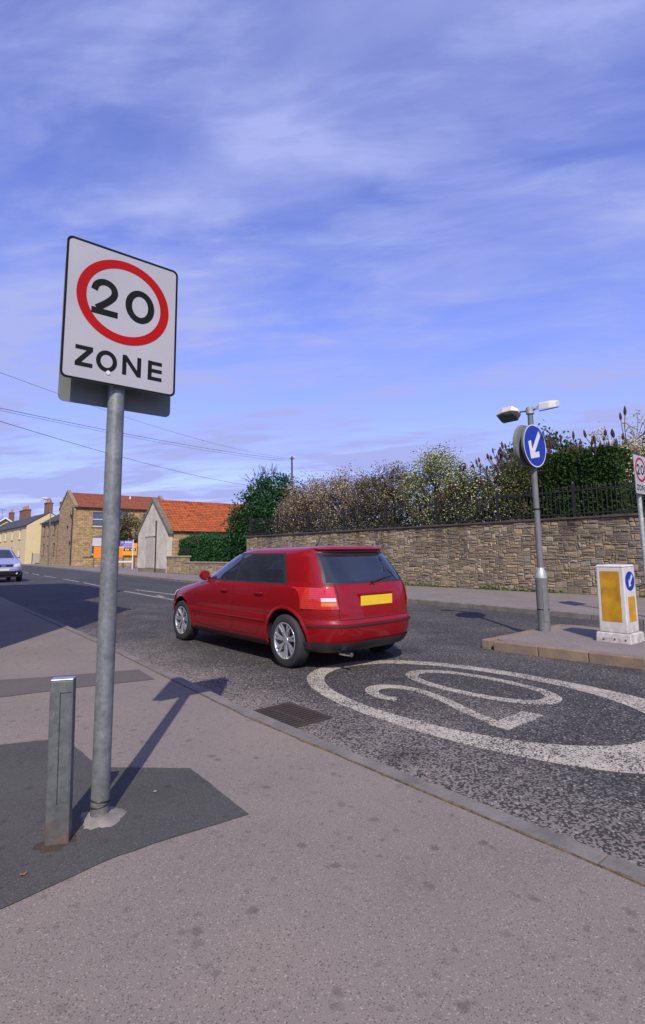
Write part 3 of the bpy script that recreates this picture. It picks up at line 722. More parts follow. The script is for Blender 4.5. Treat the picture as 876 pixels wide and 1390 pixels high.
# ------------------------------------------------------------------ rubble stone walls (stones are the wall's surface)
def rubble(mb, origin, u, nrm, length, height, uh=.047, uw=.07, hw_=(.42, .36, .16, .06), wmax=6, proud=.022):
    """irregular rubble: random rectangles packed on a fine grid, then warped and roughened"""
    o, u, nr = Vector(origin), Vector(u), Vector(nrm); up = Vector((0, 0, 1))
    nz_, nx_ = max(1, round(height / uh)), max(1, round(length / uw)); dz, dx = height / nz_, length / nx_
    occ = np.zeros((nz_, nx_), bool)
    J = lambda s_: random.uniform(-s_, s_)
    def wob(p):
        e = min(1, p[1] * 5, (height - p[1]) * 5) if 0 < p[1] < height else 0
        return (min(length, max(0, p[0] + .05 * noise.noise((p[0] * 1.9, p[1] * 2.6, o.x)))), p[1] + e * (.05 * noise.noise((p[0] * 1.3, p[1] * 1.8, 4 + o.x)) + .025 * noise.noise((p[0] * 4.5, p[1] * 4.5, 8))))
    for r_ in range(nz_):
        for c0 in range(nx_):
            if occ[r_, c0]: continue
            h = random.choices((1, 2, 3, 4), hw_)[0]; w = random.randint(max(1, h - 1), min(wmax, 2 + h * 2))
            h = min(h, nz_ - r_); w_ok = 0
            while w_ok < w and c0 + w_ok < nx_ and not occ[r_, c0 + w_ok]: w_ok += 1
            w = w_ok; occ[r_:r_ + h, c0:c0 + w] = True
            x0, x1, z0, z1 = c0 * dx, (c0 + w) * dx, r_ * dz, (r_ + h) * dz
            g_ = random.uniform(.002, .009); pr = random.uniform(.004, proud); ch = min(.02, (z1 - z0) * .24)
            x0 += g_; x1 -= g_; z0 += g_; z1 -= g_
            jr = min(.016, (z1 - z0) * .2); ins = lambda: random.uniform(.3, 1.4) * ch
            # eight-cornered rough outline
            mx_, mz_ = (x0 + x1) / 2, (z0 + z1) / 2
            bk = [(x0, z0 + J(jr) * .5 + jr * .5), (x0 + J(jr) + jr, z0), (x1 - abs(J(jr)), z0), (x1, z0 + abs(J(jr))), (x1, z1 - abs(J(jr))), (x1 - abs(J(jr)) - jr * .5, z1), (x0 + abs(J(jr)) + jr * .5, z1), (x0, z1 - abs(J(jr)))]
            fr = [(p[0] + (ins() if p[0] < mx_ else -ins()), p[1] + (ins() if p[1] < mz_ else -ins()) * .8) for p in bk]
            bk = [wob(p) for p in bk]; fr = [wob(p) for p in fr]
            vs = [o + u * p[0] + up * p[1] - nr * .004 for p in bk] + [o + u * p[0] + up * p[1] + nr * (pr + J(.004)) for p in fr] + [o + u * wob((mx_, mz_))[0] + up * wob((mx_, mz_))[1] + nr * (pr + J(.012) + .006)]
            mb.add(vs, [(k, (k + 1) % 8, 8 + (k + 1) % 8, 8 + k) for k in range(8)] + [(8 + k, 8 + (k + 1) % 8, 16) for k in range(8)])
WX, WY0, WY1, WH = 15.0, -7.0, 24.1, 2.06
root = thing('stone_wall', (WX, 24.1, 0), 'long high rubble stone wall behind the far pavement with a dark flat coping', 'wall')
mb = MB(); rubble(mb, (WX, WY0, 0), (0, 1, 0), (-1, 0, 0), WY1 - WY0, WH); rubble(mb, (WX, WY1, 0), (1, 0, 0), (0, 1, 0), .5, WH)
part('stone_facing', mb, M['stone'], root)
part('wall_core', MB().box((WX, WY0, -.1), (WX + .5, WY1, WH)), M['mortar'], root)
cp = MB(); y = WY0
while y < WY1 + .02:
    e = min(y + random.uniform(.5, 1.1), WY1 + .05); cp.box((WX - .05 - random.uniform(0, .02), y + .004, WH + .001), (WX + .55, e - .004, WH + .055 + random.uniform(0, .018))); y = e
part('coping', cp, M['coping'], root, bevel=.008)
# low wall with gate pillar
root = thing('low_wall', (15.0, 28, 0), 'low yellow stone garden wall joining the tall wall and the grey outbuilding', 'wall')
mb = MB(); rubble(mb, (15.02, 24.15, 0), (0, 1, 0), (-1, 0, 0), 7.65, .68, .14, .2, wmax=3)
part('stone_facing', mb, M['stone_low'], root)
part('wall_core', MB().box((15.02, 24.15, -.1), (15.4, 31.8, .68)), M['mortar'], root)
cp = MB(); y = 24.15
while y < 31.79:
    e = min(y + .8, 31.8); cp.box((14.97, y + .004, .681), (15.45, e - .004, .76)); y = e
part('coping', cp, M['coping_lt'], root, bevel=.01)
root = thing('gate_pillar', (15.2, 32.9, 0), 'broad squat stone gate pillar against the corner of the grey outbuilding', 'pillar')
mb = MB(); rubble(mb, (14.98, 31.82, 0), (0, 1, 0), (-1, 0, 0), 2.1, 1.02, .14, .2, wmax=3); rubble(mb, (14.98, 31.82, 0), (1, 0, 0), (0, -1, 0), .6, 1.02, .14, .2, wmax=3)
part('stone_facing', mb, M['stone_low'], root)
part('pillar_core', MB().box((14.98, 31.82, -.1), (15.6, 33.92, 1.02)), M['mortar'], root)
part('cap', MB().box((14.92, 31.76, 1.021), (15.66, 33.95, 1.12)), M['coping_lt'], root, bevel=.02)

# railing on the tall wall
root = thing('iron_railing', (15.2, 24, WH + .06), 'black iron railing of vertical bars along the top of the tall stone wall', 'railing')
py_ = [24.0 - k * 2.43 for k in range(13)]
for i, y in enumerate(py_):
    b = MB(); b.box((15.13, y - .035, WH + .05), (15.20, y + .035, 3.06)); b.lathe((15.165, y, 3.06), (0, 0, 1), [(0, .04), (.02, .045), (.06, .028), (.09, .001)], 8)
    part('railing_post', b, M['iron'], root)
for i in range(len(py_) - 1):
    ya, yb = py_[i] - .04, py_[i + 1] + .04; b = MB()
    b.box((15.15, yb, 2.20), (15.18, ya, 2.235)); b.box((15.15, yb, 2.86), (15.18, ya, 2.895))
    y = ya - .10
    while y > yb + .05:
        b.tube((15.165, y, 2.13), (15.165, y, 2.97), .011, n=5, caps=False); b.tube((15.165, y, 2.97), (15.165, y, 3.03), .019, .002, n=5, caps=False); y -= .125
    part('railing_panel', b, M['iron'], root)

# ------------------------------------------------------------------ buildings
def wall_open(mb, plane, fixed, t, u0, u1, z0, z1, ops):
    """wall box grid with real openings; plane 'y' = facade facing -Y at y=fixed, 'x' = facing -X at x=fixed"""
    us = sorted({u0, u1, *[o[0] for o in ops], *[o[1] for o in ops]}); zs = sorted({z0, z1, *[o[2] for o in ops], *[o[3] for o in ops]})
    for i in range(len(us) - 1):
        for j in range(len(zs) - 1):
            uc, zc = (us[i] + us[i + 1]) / 2, (zs[j] + zs[j + 1]) / 2
            if any(o[0] < uc < o[1] and o[2] < zc < o[3] for o in ops): continue
            if plane == 'y': mb.box((us[i], fixed, zs[j]), (us[i + 1], fixed + t, zs[j + 1]))
            else: mb.box((fixed, us[i], zs[j]), (fixed + t, us[i + 1], zs[j + 1]))
def window(root, plane, fixed, u0, u1, z0, z1, mid=True, sill=True, deep=.12, fw=.09, frame_mat='frame_w', curtain=0, pane='pane', lintel=False):
    B = lambda mb, a0, a1, c0, c1, d0, d1: mb.box((a0, fixed + d0, c0), (a1, fixed + d1, c1)) if plane == 'y' else mb.box((fixed + d0, a0, c0), (fixed + d1, a1, c1))
    f = MB(); d0, d1 = deep, deep + .06
    B(f, u0 + .003, u0 + fw, z0 + .003, z1 - .003, d0, d1); B(f, u1 - fw, u1 - .003, z0 + .003, z1 - .003, d0, d1)
    B(f, u0 + fw, u1 - fw, z0 + .003, z0 + fw, d0, d1); B(f, u0 + fw, u1 - fw, z1 - fw, z1 - .003, d0, d1)
    if mid: B(f, u0 + fw, u1 - fw, (z0 + z1) / 2 - fw * .45, (z0 + z1) / 2 + fw * .45, d0 - .004, d1)
    win = part('window', f, M[frame_mat], root)
    p_ = MB(); B(p_, u0 + .004, u1 - .004, z0 + .004, z1 - .004, d1 - .03, d1 - .02); part('pane', p_, M[pane], win)
    if curtain:
        c_m = MB(); B(c_m, u0 + fw + .01, u1 - fw - .01, (z0 + z1) / 2 + .05 if curtain == 1 else z0 + fw, z1 - fw - .01, d1 - .036, d1 - .031); part('blind', c_m, M['curtain'], win)
    if sill:
        s_ = MB(); B(s_, u0 - .12, u1 + .12, z0 - .15, z0 - .004, -.08, deep); part('sill', s_, M['sill'], win)
    return win
def tiled_slope(mb, a0, a1, b0, b1, rows, thick=.05):
    """roof slope from eave line a0-a1 up to ridge line b0-b1, overlapping rows"""
    a0, a1, b0, b1 = map(Vector, (a0, a1, b0, b1))
    n_ = (a1 - a0).cross(b0 - a0).normalized(); n_ = n_ if n_.z > 0 else -n_
    for k in range(rows):
        t0, t1 = k / rows, min(1., (k + 1.12) / rows)
        p0, p1 = a0.lerp(b0, t0), a1.lerp(b1, t0); q0, q1 = a0.lerp(b0, t1), a1.lerp(b1, t1)
        lo = [p0 + n_ * thick, p1 + n_ * thick, q1 + n_ * thick * .35, q0 + n_ * thick * .35]
        un = [p0 - n_ * .02, p1 - n_ * .02, q1 - n_ * .02, q0 - n_ * .02]
        mb.add(lo + un, [(0, 1, 2, 3), (7, 6, 5, 4), (0, 4, 5, 1), (1, 5, 6, 2), (2, 6, 7, 3), (3, 7, 4, 0)])

# -- two storey stone house, gable to the road
root = thing('stone_house', (18.6, 69.46, 0), 'two storey sandstone house with brown-red roof, gable end to the road, beyond the outbuilding', 'house')
HX0, HX1, HY0, HY1, EZ, RZ = 18.6, 30.7, 69.46, 76.2, 7.12, 9.15
HYM = (HY0 + HY1) / 2
ops = [(20.8, 22.2, 4.78, 6.60), (20.85, 22.3, 1.3, 3.54), (24.1, 25.4, 5.0, 6.75), (27.2, 28.3, 5.2, 6.6), (24.1, 25.5, 1.3, 3.5)]
mb = MB(); wall_open(mb, 'y', HY0, .35, HX0 + .35, HX1, 0, EZ, ops); mb.box((HX0 + .36, HY1 - .3, 0), (HX1, HY1, EZ)); mb.box((HX1 - .3, HY0 + .36, 0), (HX1 - .001, HY1 - .31, EZ))
wall = part('wall', mb, M['masonry'], root)
mb = MB(); mb.prism([(HY0, 0), (HY1, 0), (HY1, EZ), (HYM, RZ), (HY0, EZ)], lambda u, v, d: (d, u, v), HX0, HX0 + .349)
part('gable', mb, M['masonry_side'], root)
mb = MB(); mb.prism([(HY0, EZ), (HY1, EZ), (HYM, RZ)], lambda u, v, d: (d, u, v), HX1 - .31, HX1 - .01); part('gable', mb, M['masonry_side'], root)
mb = MB()
tiled_slope(mb, (HX0 + .3, HY0 - .15, EZ + .02), (HX1, HY0 - .15, EZ + .02), (HX0 + .3, HYM, RZ + .08), (HX1, HYM, RZ + .08), 14)
tiled_slope(mb, (HX0 + .3, HY1 + .15, EZ + .02), (HX1, HY1 + .15, EZ + .02), (HX0 + .3, HYM, RZ + .06), (HX1, HYM, RZ + .06), 8)
rf = part('roof', mb, M['tile_br'], root)
for x0 in (HX0 - .06, HX1 - .05):
    mb = MB()
    for s_, y_ in ((-1, HY0 - .2), (1, HY1 + .2)):
        mb.prism([(y_, EZ + .0), (y_, EZ + .24), (HYM, RZ + .36), (HYM, RZ + .1)], lambda u, v, d: (d, u, v), x0, x0 + .42)
    part('verge_coping', mb, M['sill'], root)
mb = MB(); mb.box((HX0 + .1, HY0 - .26, EZ - .10), (HX1, HY0 - .14, EZ + .005)); part('gutter', mb, M['trim'], root)
for i, o_ in enumerate(ops): window(root, 'y', HY0, *o_, curtain=(1 if i == 1 else 0))
mb = MB(); mb.tube((26.3, HY0 + 2.5, RZ - .6), (26.3, HY0 + 2.5, RZ - .1), .12, .1, n=8); part('roof_vent', mb, M['frame_w'], rf)
for y_, z_ in ((HY0 + 2.2, 4.6), (HY0 + .9, 5.9), (HY0 + 1.0, 2.6)):
    part('wall_vent', MB().box((HX0 - .12, y_, z_), (HX0 - .002, y_ + .3, z_ + .35)), M['trim'], root)
mb = MB(); mb.tube((HX0 - .08, HY0 + .35, .05), (HX0 - .08, HY0 + .35, EZ), .06, n=8); part('downpipe', mb, M['trim'], root)

# -- stone terrace
root = thing('terrace_house', (18.75, 76.3, 0), 'low stone terrace with slate roof between the cream house and the tall sandstone house', 'house')
tops = [(84.0, 85.0, 4.1, 5.45), (81.7, 82.6, 4.1, 5.45), (78.5, 79.6, 4.2, 5.45), (83.9, 84.9, 1.4, 2.9), (81.7, 82.6, .1, 2.7), (78.3, 79.4, 1.4, 2.9)]
mb = MB(); wall_open(mb, 'x', 18.75, .35, 76.25, 86.4, 0, 5.85, tops); mb.box((19.11, 86.05, 0), (23.8, 86.4, 5.85)); mb.box((23.8, 76.25, 0), (24.1, 86.4, 5.85))
part('wall', mb, M['masonry_side'], root)
mb = MB(); mb.prism([(18.75, 5.851), (24.1, 5.851), (21.4, 7.5)], lambda u, v, d: (u, d, v), 86.05, 86.39); part('gable', mb, M['masonry_side'], root)
mb = MB(); tiled_slope(mb, (18.6, 76.25, 5.86), (18.6, 86.5, 5.86), (21.4, 76.25, 7.6), (21.4, 86.5, 7.6), 10); tiled_slope(mb, (24.2, 76.25, 5.86), (24.2, 86.5, 5.86), (21.4, 76.25, 7.58), (21.4, 86.5, 7.58), 6)
rf = part('roof', mb, M['slate'], root)
for i, o_ in enumerate(tops): window(root, 'x', 18.75, *o_, mid=(i != 4), frame_mat='wood', sill=(i != 4), curtain=0)
mb = MB(); mb.box((18.5, 76.3, 5.74), (18.6, 86.4, 5.85)); part('gutter', mb, M['trim'], root)
def chimney(root, x, y, z0, z1, w, d, pots):
    ch = part('chimney', MB().box((x - w / 2, y - d / 2, z0), (x + w / 2, y + d / 2, z1)), M['brick'], root)
    cb = MB(); cb.box((x - w / 2 - .07, y - d / 2 - .07, z1 - .22), (x + w / 2 + .07, y + d / 2 + .07, z1 - .06)); part('chimney_band', cb, M['brick'], ch)
    for k in range(pots):
        py = y - d / 2 + d * (k + .5) / pots
        b = MB(); b.lathe((x, py, z1 - .05), (0, 0, 1), [(0, .17), (.5, .13), (.72, .16), (.72, .10), (.4, .1)], 10); part('chimney_pot', b, M['pot'], ch)
chimney(rf, 21.4, 85.3, 6.9, 9.2, .8, 1.6, 3)

# -- cream house row
root = thing('cream_house', (18.7, 96, 0), 'cream rendered house row with slate roof at the bend, end wall facing down the road', 'house')
CX0, CX1, CY0, CY1, CE, CR = 18.7, 25.3, 96.0, 134.0, 6.1, 8.25
cops = [(117.4, 118.8, 4.0, 5.6), (112.6, 114.0, 4.0, 5.6), (106.4, 107.8, 4.0, 5.6), (100.0, 101.4, 4.0, 5.6), (117.4, 118.8, 1.1, 2.7), (112.6, 113.6, .1, 2.4), (106.4, 107.8, 1.1, 2.7), (100.6, 101.6, .1, 2.4), (123, 124.4, 4.0, 5.6), (128, 129.4, 4.0, 5.6)]
mb = MB(); wall_open(mb, 'x', CX0, .35, CY0, CY1, 0, CE, cops); mb.box((CX0 + .351, CY0, 0), (CX1, CY0 + .3, CE)); mb.box((CX1, CY0, 0), (CX1 + .3, CY1, CE))
part('wall', mb, M['cream'], root)
mb = MB(); mb.prism([(CX0, CE + .001), (CX1 + .3, CE + .001), ((CX0 + CX1) / 2, CR)], lambda u, v, d: (u, d, v), CY0, CY0 + .3); part('gable', mb, M['cream'], root)
mb = MB(); xm = (CX0 + CX1) / 2
tiled_slope(mb, (CX0 - .2, CY0 - .1, CE + .02), (CX0 - .2, CY1, CE + .02), (xm, CY0 - .1, CR + .1), (xm, CY1, CR + .1), 12)
tiled_slope(mb, (CX1 + .5, CY0 - .1, CE + .02), (CX1 + .5, CY1, CE + .02), (xm, CY0 - .1, CR + .08), (xm, CY1, CR + .08), 6)
rf = part('roof', mb, M['slate'], root)
mb = MB(); mb.box((CX0 - .28, CY0 - .1, CE - .1), (CX0 - .2, CY1, CE + .03)); part('gutter', mb, M['trim'], root)
for i, o_ in enumerate(cops): window(root, 'x', CX0, *o_, mid=(i not in (5, 7)), sill=(i not in (5, 7)), fw=.12)
chimney(rf, xm, 97.2, 7.7, 10.0, .9, 1.8, 3); chimney(rf, xm, 115, 7.7, 10.0, .9, 5.5, 4)
# -- far gabled house with white verges
root = thing('gabled_house', (22.4, 138, 0), 'distant house with white bargeboards showing above the far end of the cream row', 'house')
mb = MB(); mb.box((18.8, 137.5, 0), (26.0, 146, 7.2)); mb.prism([(18.8, 7.201), (26.0, 7.201), (22.4, 9.7)], lambda u, v, d: (u, d, v), 137.5, 146); part('wall', mb, M['cream_dk'], root)
mb = MB(); tiled_slope(mb, (18.5, 137.1, 7.1), (18.5, 146, 7.1), (22.4, 137.1, 9.85), (22.4, 146, 9.85), 10); tiled_slope(mb, (26.3, 137.1, 7.1), (26.3, 146, 7.1), (22.4, 137.1, 9.83), (22.4, 146, 9.83), 10)
rf = part('roof', mb, M['slate'], root)
mb = MB()
for s_ in (-1, 1): mb.prism([(22.4, 9.95), (22.4, 9.55), (22.4 + s_ * 4.1, 6.75), (22.4 + s_ * 4.1, 7.1)], lambda u, v, d: (u, d, v), 137.0, 137.09 + .002 * s_)
part('bargeboard', mb, M['frame_w'], root)
chimney(rf, 24.2, 141, 8.5, 11.3, .9, 1.6, 2)

# -- brown roof behind the outbuilding
root = thing('rear_cottage', (30, 60, 0), 'cottage behind the orange roofed outbuilding, only its brown ridge visible', 'house')
mb = MB(); mb.box((29.5, 62, 0), (38.5, 69, 5.6)); part('wall', mb, M['masonry'], root)
mb = MB(); tiled_slope(mb, (29.3, 61.7, 5.6), (38.7, 61.7, 5.6), (29.3, 65.5, 8.0), (38.7, 65.5, 8.0), 12); tiled_slope(mb, (29.3, 69.3, 5.6), (38.7, 69.3, 5.6), (29.3, 65.5, 7.98), (38.7, 65.5, 7.98), 6)
part('roof', mb, M['tile_br'], root)

# -- outbuilding with orange pantiles
root = thing('outbuilding', (15.0, 34.1, 0), 'rendered outbuilding with a bright orange pantile roof and blocked door in its pale gable', 'outbuilding')
SX0, SX1, SY0, SY1, SE, SR = 15.0, 22.3, 34.0, 39.1, 2.72, 4.88
SYM = (SY0 + SY1) / 2
mb = MB(); gp = [(SY0, 0), (SY1, 0), (SY1, SE), (SYM, SR), (SY0, SE)]
mb.prism(gp, lambda u, v, d: (d, u, v), SX0, SX0 + .35); part('gable', mb, M['render'], root)
mb = MB(); mb.box((SX0 + .351, SY0 + .02, 0), (SX1, SY0 + .32, SE)); mb.box((SX0 + .351, SY1 - .3, 0), (SX1, SY1 - .02, SE)); mb.prism(gp, lambda u, v, d: (d, u, v), SX1, SX1 + .3)
part('wall', mb, M['masonry_side'], root)
mb = MB(); tiled_slope(mb, (SX0 + .3, SY0 - .15, SE + .02), (SX1 + .3, SY0 - .15, SE + .02), (SX0 + .3, SYM, SR + .12), (SX1 + .3, SYM, SR + .12), 17, .045)
tiled_slope(mb, (SX0 + .3, SY1 + .15, SE + .02), (SX1 + .3, SY1 + .15, SE + .02), (SX0 + .3, SYM, SR + .10), (SX1 + .3, SYM, SR + .10), 17, .045)
rf = part('roof', mb, M['tile_or'], root)
mb = MB(); mb.tube((SX0 + .3, SYM, SR + .12), (SX1 + .3, SYM, SR + .12), .10, n=8); part('ridge_tiles', mb, M['tile_or'], rf)
mb = MB()
for s_, y_ in ((-1, SY0 - .18), (1, SY1 + .18)):
    mb.prism([(y_, SE - .14), (y_, SE + .16), (SYM, SR + .28), (SYM, SR + .02)], lambda u, v, d: (d, u, v), SX0 - .05, SX0 + .33)
part('verge_coping', mb, simple('mossy_coping', (.17, .145, .10), (.10, .09, .06), 4, .95, bump=.5), root)
dr = part('door', MB().box((SX0 - .03, 36.1, .32), (SX0 - .002, 37.55, 2.48)), M['door_grey'], root)
part('lintel', MB().box((SX0 - .07, 35.95, 2.482), (SX0 - .003, 37.7, 2.62)), M['render'], dr)
part('doorstep', MB().box((SX0 - .16, 36.0, .0), (SX0 - .003, 37.65, .17)), M['sill'], dr)
mb = MB(); mb.tube((SX0 - .06, 35.75, .05), (SX0 - .06, 35.75, 3.55), .045, n=8); part('downpipe', mb, M['trim'], root)
part('stain_panel', MB().box((SX0 - .012, SY0 + .1, .0), (SX0 - .001, SY1 - .1, .28)), simple('damp_plinth', (.12, .10, .075), (.19, .16, .12), 3, .95), root)

# -- buildings on the near side, outside the frame on the left, whose shade falls over the road
for (nm, y0, y1, x0, hh, lab) in (('near_house', 6.75, 10.45, -8., 7.25, 'plain stone cottage beside the near pavement, outside the picture, shading the road'),
                                 ('near_house', 10.46, 18.3, -9., 10.9, 'taller stone house farther along the near pavement, outside the picture, shading the road')):
    root = thing(nm, (0.2, y0, 0), lab, 'house')
    fx = .2
    ow = [(y0 + 1.0, y0 + 2.1, 1., 2.6), (y0 + 1.0, y0 + 2.1, 3.9, 5.4)] + ([(y0 + 4.6, y0 + 5.7, 1., 2.6), (y0 + 4.6, y0 + 5.7, 3.9, 5.4)] if y1 - y0 > 5 else [])
    mb = MB(); mb.box((x0, y0, 0), (fx, y1, hh)); part('wall', mb, M['masonry_side'], root)
    mb = MB(); tiled_slope(mb, (fx + .1, y0, hh + .02), (fx + .1, y1, hh + .02), (x0 / 2, y0, hh + 1.6), (x0 / 2, y1, hh + 1.6), 10); tiled_slope(mb, (x0 - .1, y0, hh + .02), (x0 - .1, y1, hh + .02), (x0 / 2, y0, hh + 1.6), (x0 / 2, y1, hh + 1.6), 10)
    part('roof', mb, M['slate'], root)
    for (a, b_, c0, c1) in ow:
        f = MB(); f.box((fx + .002, a, c0), (fx + .05, b_, c1)); w_ = part('window', f, M['frame_w'], root)
        for zz in ((c0 + .08, (c0 + c1) / 2 - .03), ((c0 + c1) / 2 + .03, c1 - .08)):
            part('pane', MB().box((fx + .051, a + .08, zz[0]), (fx + .055, b_ - .08, zz[1])), M['pane'], w_)

# ------------------------------------------------------------------ distant street furniture
root = thing('street_lamp', (17.3, 76.5, 0), 'slim grey street lamp column in front of the stone terrace', 'street lamp')
b = MB(); b.tube((17.3, 75.2, 0), (17.3, 75.2, 1.4), .11, n=10); b.tube((17.3, 75.2, 1.4), (17.3, 75.2, 8.3), .07, .05, n=10); part('column', b, M['grey_post'], root)
b = MB(); b.tube((17.3, 75.2, 8.28), (16.9, 75.2, 8.5), .04, n=8); arm = part('arm', b, M['grey_post'], root)
b = MB(); b.lathe((16.95, 75.2, 8.5), (-1, 0, .1), [(0, .02), (.1, .14), (.5, .16), (.75, .08), (.78, .001)], 12); part('lantern', b, M['white_pl'], root)

root = thing('notice_stand', (16.5, 46, 0), 'white tubular frame holding two small blue notice boards by the outbuilding', 'notice board')
b = MB(); b.tube((17.22, 46, 0), (17.22, 46, 2.5), .045, n=10); b.tube((15.97, 46, 0), (15.97, 46, .75), .045, n=10); part('post', b, M['frame_w'], root)
b = MB(); b.box((15.9, 45.96, .58), (17.18, 46.02, .72)); part('rail', b, M['frame_w'], root)
for z0, z1 in ((2.10, 2.44), (1.82, 2.05)):
    b = MB(); b.box((16.45, 45.97, z0), (17.15, 46.01, z1)); bd = part('board', b, M['blue_board'], root)
    b = MB()
    for k in range(5): b.box((16.5 + k * .125, 45.965, z0 + .1), (16.59 + k * .125, 45.969, z1 - .08))
    part('writing', b, M['frame_w'], bd)
b = MB(); b.box((16.1, 45.975, 2.0), (16.42, 46.01, 2.42)); bd = part('board', b, M['blue_board'], root)
b = MB(); b.box((16.2, 45.968, 2.2), (16.38, 45.974, 2.34)); part('emblem', b, M['yel_board'], bd)
b = MB(); b.box((16.04, 45.975, 1.85), (16.42, 46.01, 1.92)); part('rail', b, M['frame_w'], root)

root = thing('yellow_hoarding', (18.4, 50, 0), 'yellow hoarding board with a black strip of pale writing next to the outbuilding gable', 'hoarding')
b = MB(); b.box((17.75, 50, 1.18), (19.1, 50.05, 2.3)); bd = part('board', b, M['yel_board'], root)
b = MB(); b.box((17.85, 49.99, 1.58), (19.0, 49.998, 1.82)); st = part('black_strip', b, M['sign_black'], bd)
b = MB()
for k in range(7):
    if k == 3: continue
    b.box((17.98 + k * .135, 49.984, 1.63), (18.08 + k * .135, 49.989, 1.77))
part('writing', b, M['frame_w'], st)
b = MB(); b.box((17.85, 50.051, 0), (17.95, 50.11, 2.25)); b.box((18.85, 50.051, 0), (18.95, 50.11, 2.25)); part('post', b, M['wood'], root)
root = thing('orange_hoarding', (19.2, 58, 0), 'plain orange site hoarding on posts below the window of the sandstone house', 'hoarding')
for k in range(3):
    b = MB(); b.box((17.65 + k * 1.06, 58, .95), (18.67 + k * 1.06, 58.04, 2.12)); part('board', b, M['orange'], root)
b = MB()
for k in range(4): b.box((17.66 + k * 1.0, 58.045, 0), (17.75 + k * 1.0, 58.12, 2.1))
part('post', b, M['wood'], root)
root = thing('yard_wall', (19.5, 60, 0), 'low brown stone yard wall in front of the sandstone house', 'wall')
part('stonework', MB().box((17.3, 60, 0), (23.5, 60.3, 1.0)), M['masonry'], root)
part('coping', MB().box((17.25, 59.95, 1.001), (23.5, 60.35, 1.08)), M['coping'], root)
root = thing('yard_gate', (20, 95, 0), 'grey boarded gate against the end wall of the cream house', 'gate')
b = MB()
for k in range(8): b.box((19.6 + k * .14, 95, .15), (19.725 + k * .14, 95.05, 1.65))
part('boards', b, M['door_grey'], root)
b = MB()
for x in (19.5, 20.73): b.box((x, 94.97, 0), (x + .095, 95.07, 1.75))
part('post', b, M['wood'], root)
for (x, y, z, lab) in ((22.3, 141, 11, 'thin television aerial on the distant white verged house'), (22.0, 98.5, 9.6, 'thin television aerial rising behind the cream house chimney')):
    root = thing('tv_aerial', (x, y, z - 2), lab, 'aerial')
    b = MB(); b.tube((x, y, z - 2.8), (x, y, z + 1.0), .035, n=6); part('mast', b, M['iron'], root)
    b = MB(); b.tube((x - .9, y, z + .8), (x + .9, y, z + .8), .025, n=6)
    for k in range(6): b.tube((x - .8 + k * .3, y, z + .55), (x - .8 + k * .3, y, z + 1.05), .018, n=5)
    part('antenna', b, M['iron'], root)

# poles and wires
root = thing('telegraph_pole', (24, 32.2, 0), 'wooden telegraph pole with wires behind the blossom shrubs', 'telegraph pole')
b = MB(); b.tube((24, 32.2, 0), (24, 32.2, 8.5), .10, .07, n=12); part('pole', b, M['wood'], root)
b = MB(); b.box((23.8, 32.1, 8.3), (24.2, 32.2, 8.36)); ca = part('cross_arm', b, M['wood'], root)
for x in (23.84, 24.16):
    b = MB(); b.lathe((x, 32.17, 8.4), (0, 0, 1), [(0, .03), (.03, .05), (.1, .045), (.13, .001)], 8); part('insulator', b, M['frame_w'], ca)
def wire(p0, p1, sag, label, r=.010):
    p0, p1 = Vector(p0), Vector(p1); n = 28; b = MB(); P_ = []
    for k in range(n + 1):
        t = k / n; P_.append(p0.lerp(p1, t) - Vector((0, 0, sag * 4 * t * (1 - t))))
    for a, c in zip(P_, P_[1:]): b.tube(a, c, r, n=5, caps=False)
    o = b.build('overhead_wire', M['wire'], off=tuple(p0)); o.location = p0
    tag(o, label, 'wire', 'overhead wires')
wire((24, 32.2, 8.35), (.21, 17.0, 6.9), .55, 'highest thin overhead wire crossing the sky behind the zone sign pole', .006)
wire((24, 32.2, 8.25), (.21, 17.0, 5.55), .25, 'upper of the two close overhead wires reaching the telegraph pole', .009)
wire((24, 32.2, 8.12), (.21, 16.8, 5.45), .28, 'lower of the two close overhead wires reaching the telegraph pole', .006)
wire((19.3, 30.5, 5.75), (.21, 16.5, 5.35), .30, 'lowest overhead wire running down behind the dark evergreen', .009)
root = thing('service_pole', (19.3, 30.5, 0), 'short timber service pole hidden behind the dark evergreen', 'pole')
b = MB(); b.tube((19.3, 30.5, 0), (19.3, 30.5, 5.85), .1, .08, n=10); part('pole', b, M['wood'], root)
part('bracket', MB().box((19.1, 30.45, 5.6), (19.5, 30.55, 5.68)), M['iron'], root)

# ------------------------------------------------------------------ planting
mb = MB(); mb.add([(15.5, -12, .9), (60, -12, .9), (60, 24, .9), (15.5, 24, .9)], [(0, 1, 2, 3)]); mb.add([(15.5, 24, .9), (60, 24, .9), (60, 24, -.2), (15.5, 24, -.2)], [(0, 1, 2, 3)])
struct('garden_ground', mb, M['soil'])

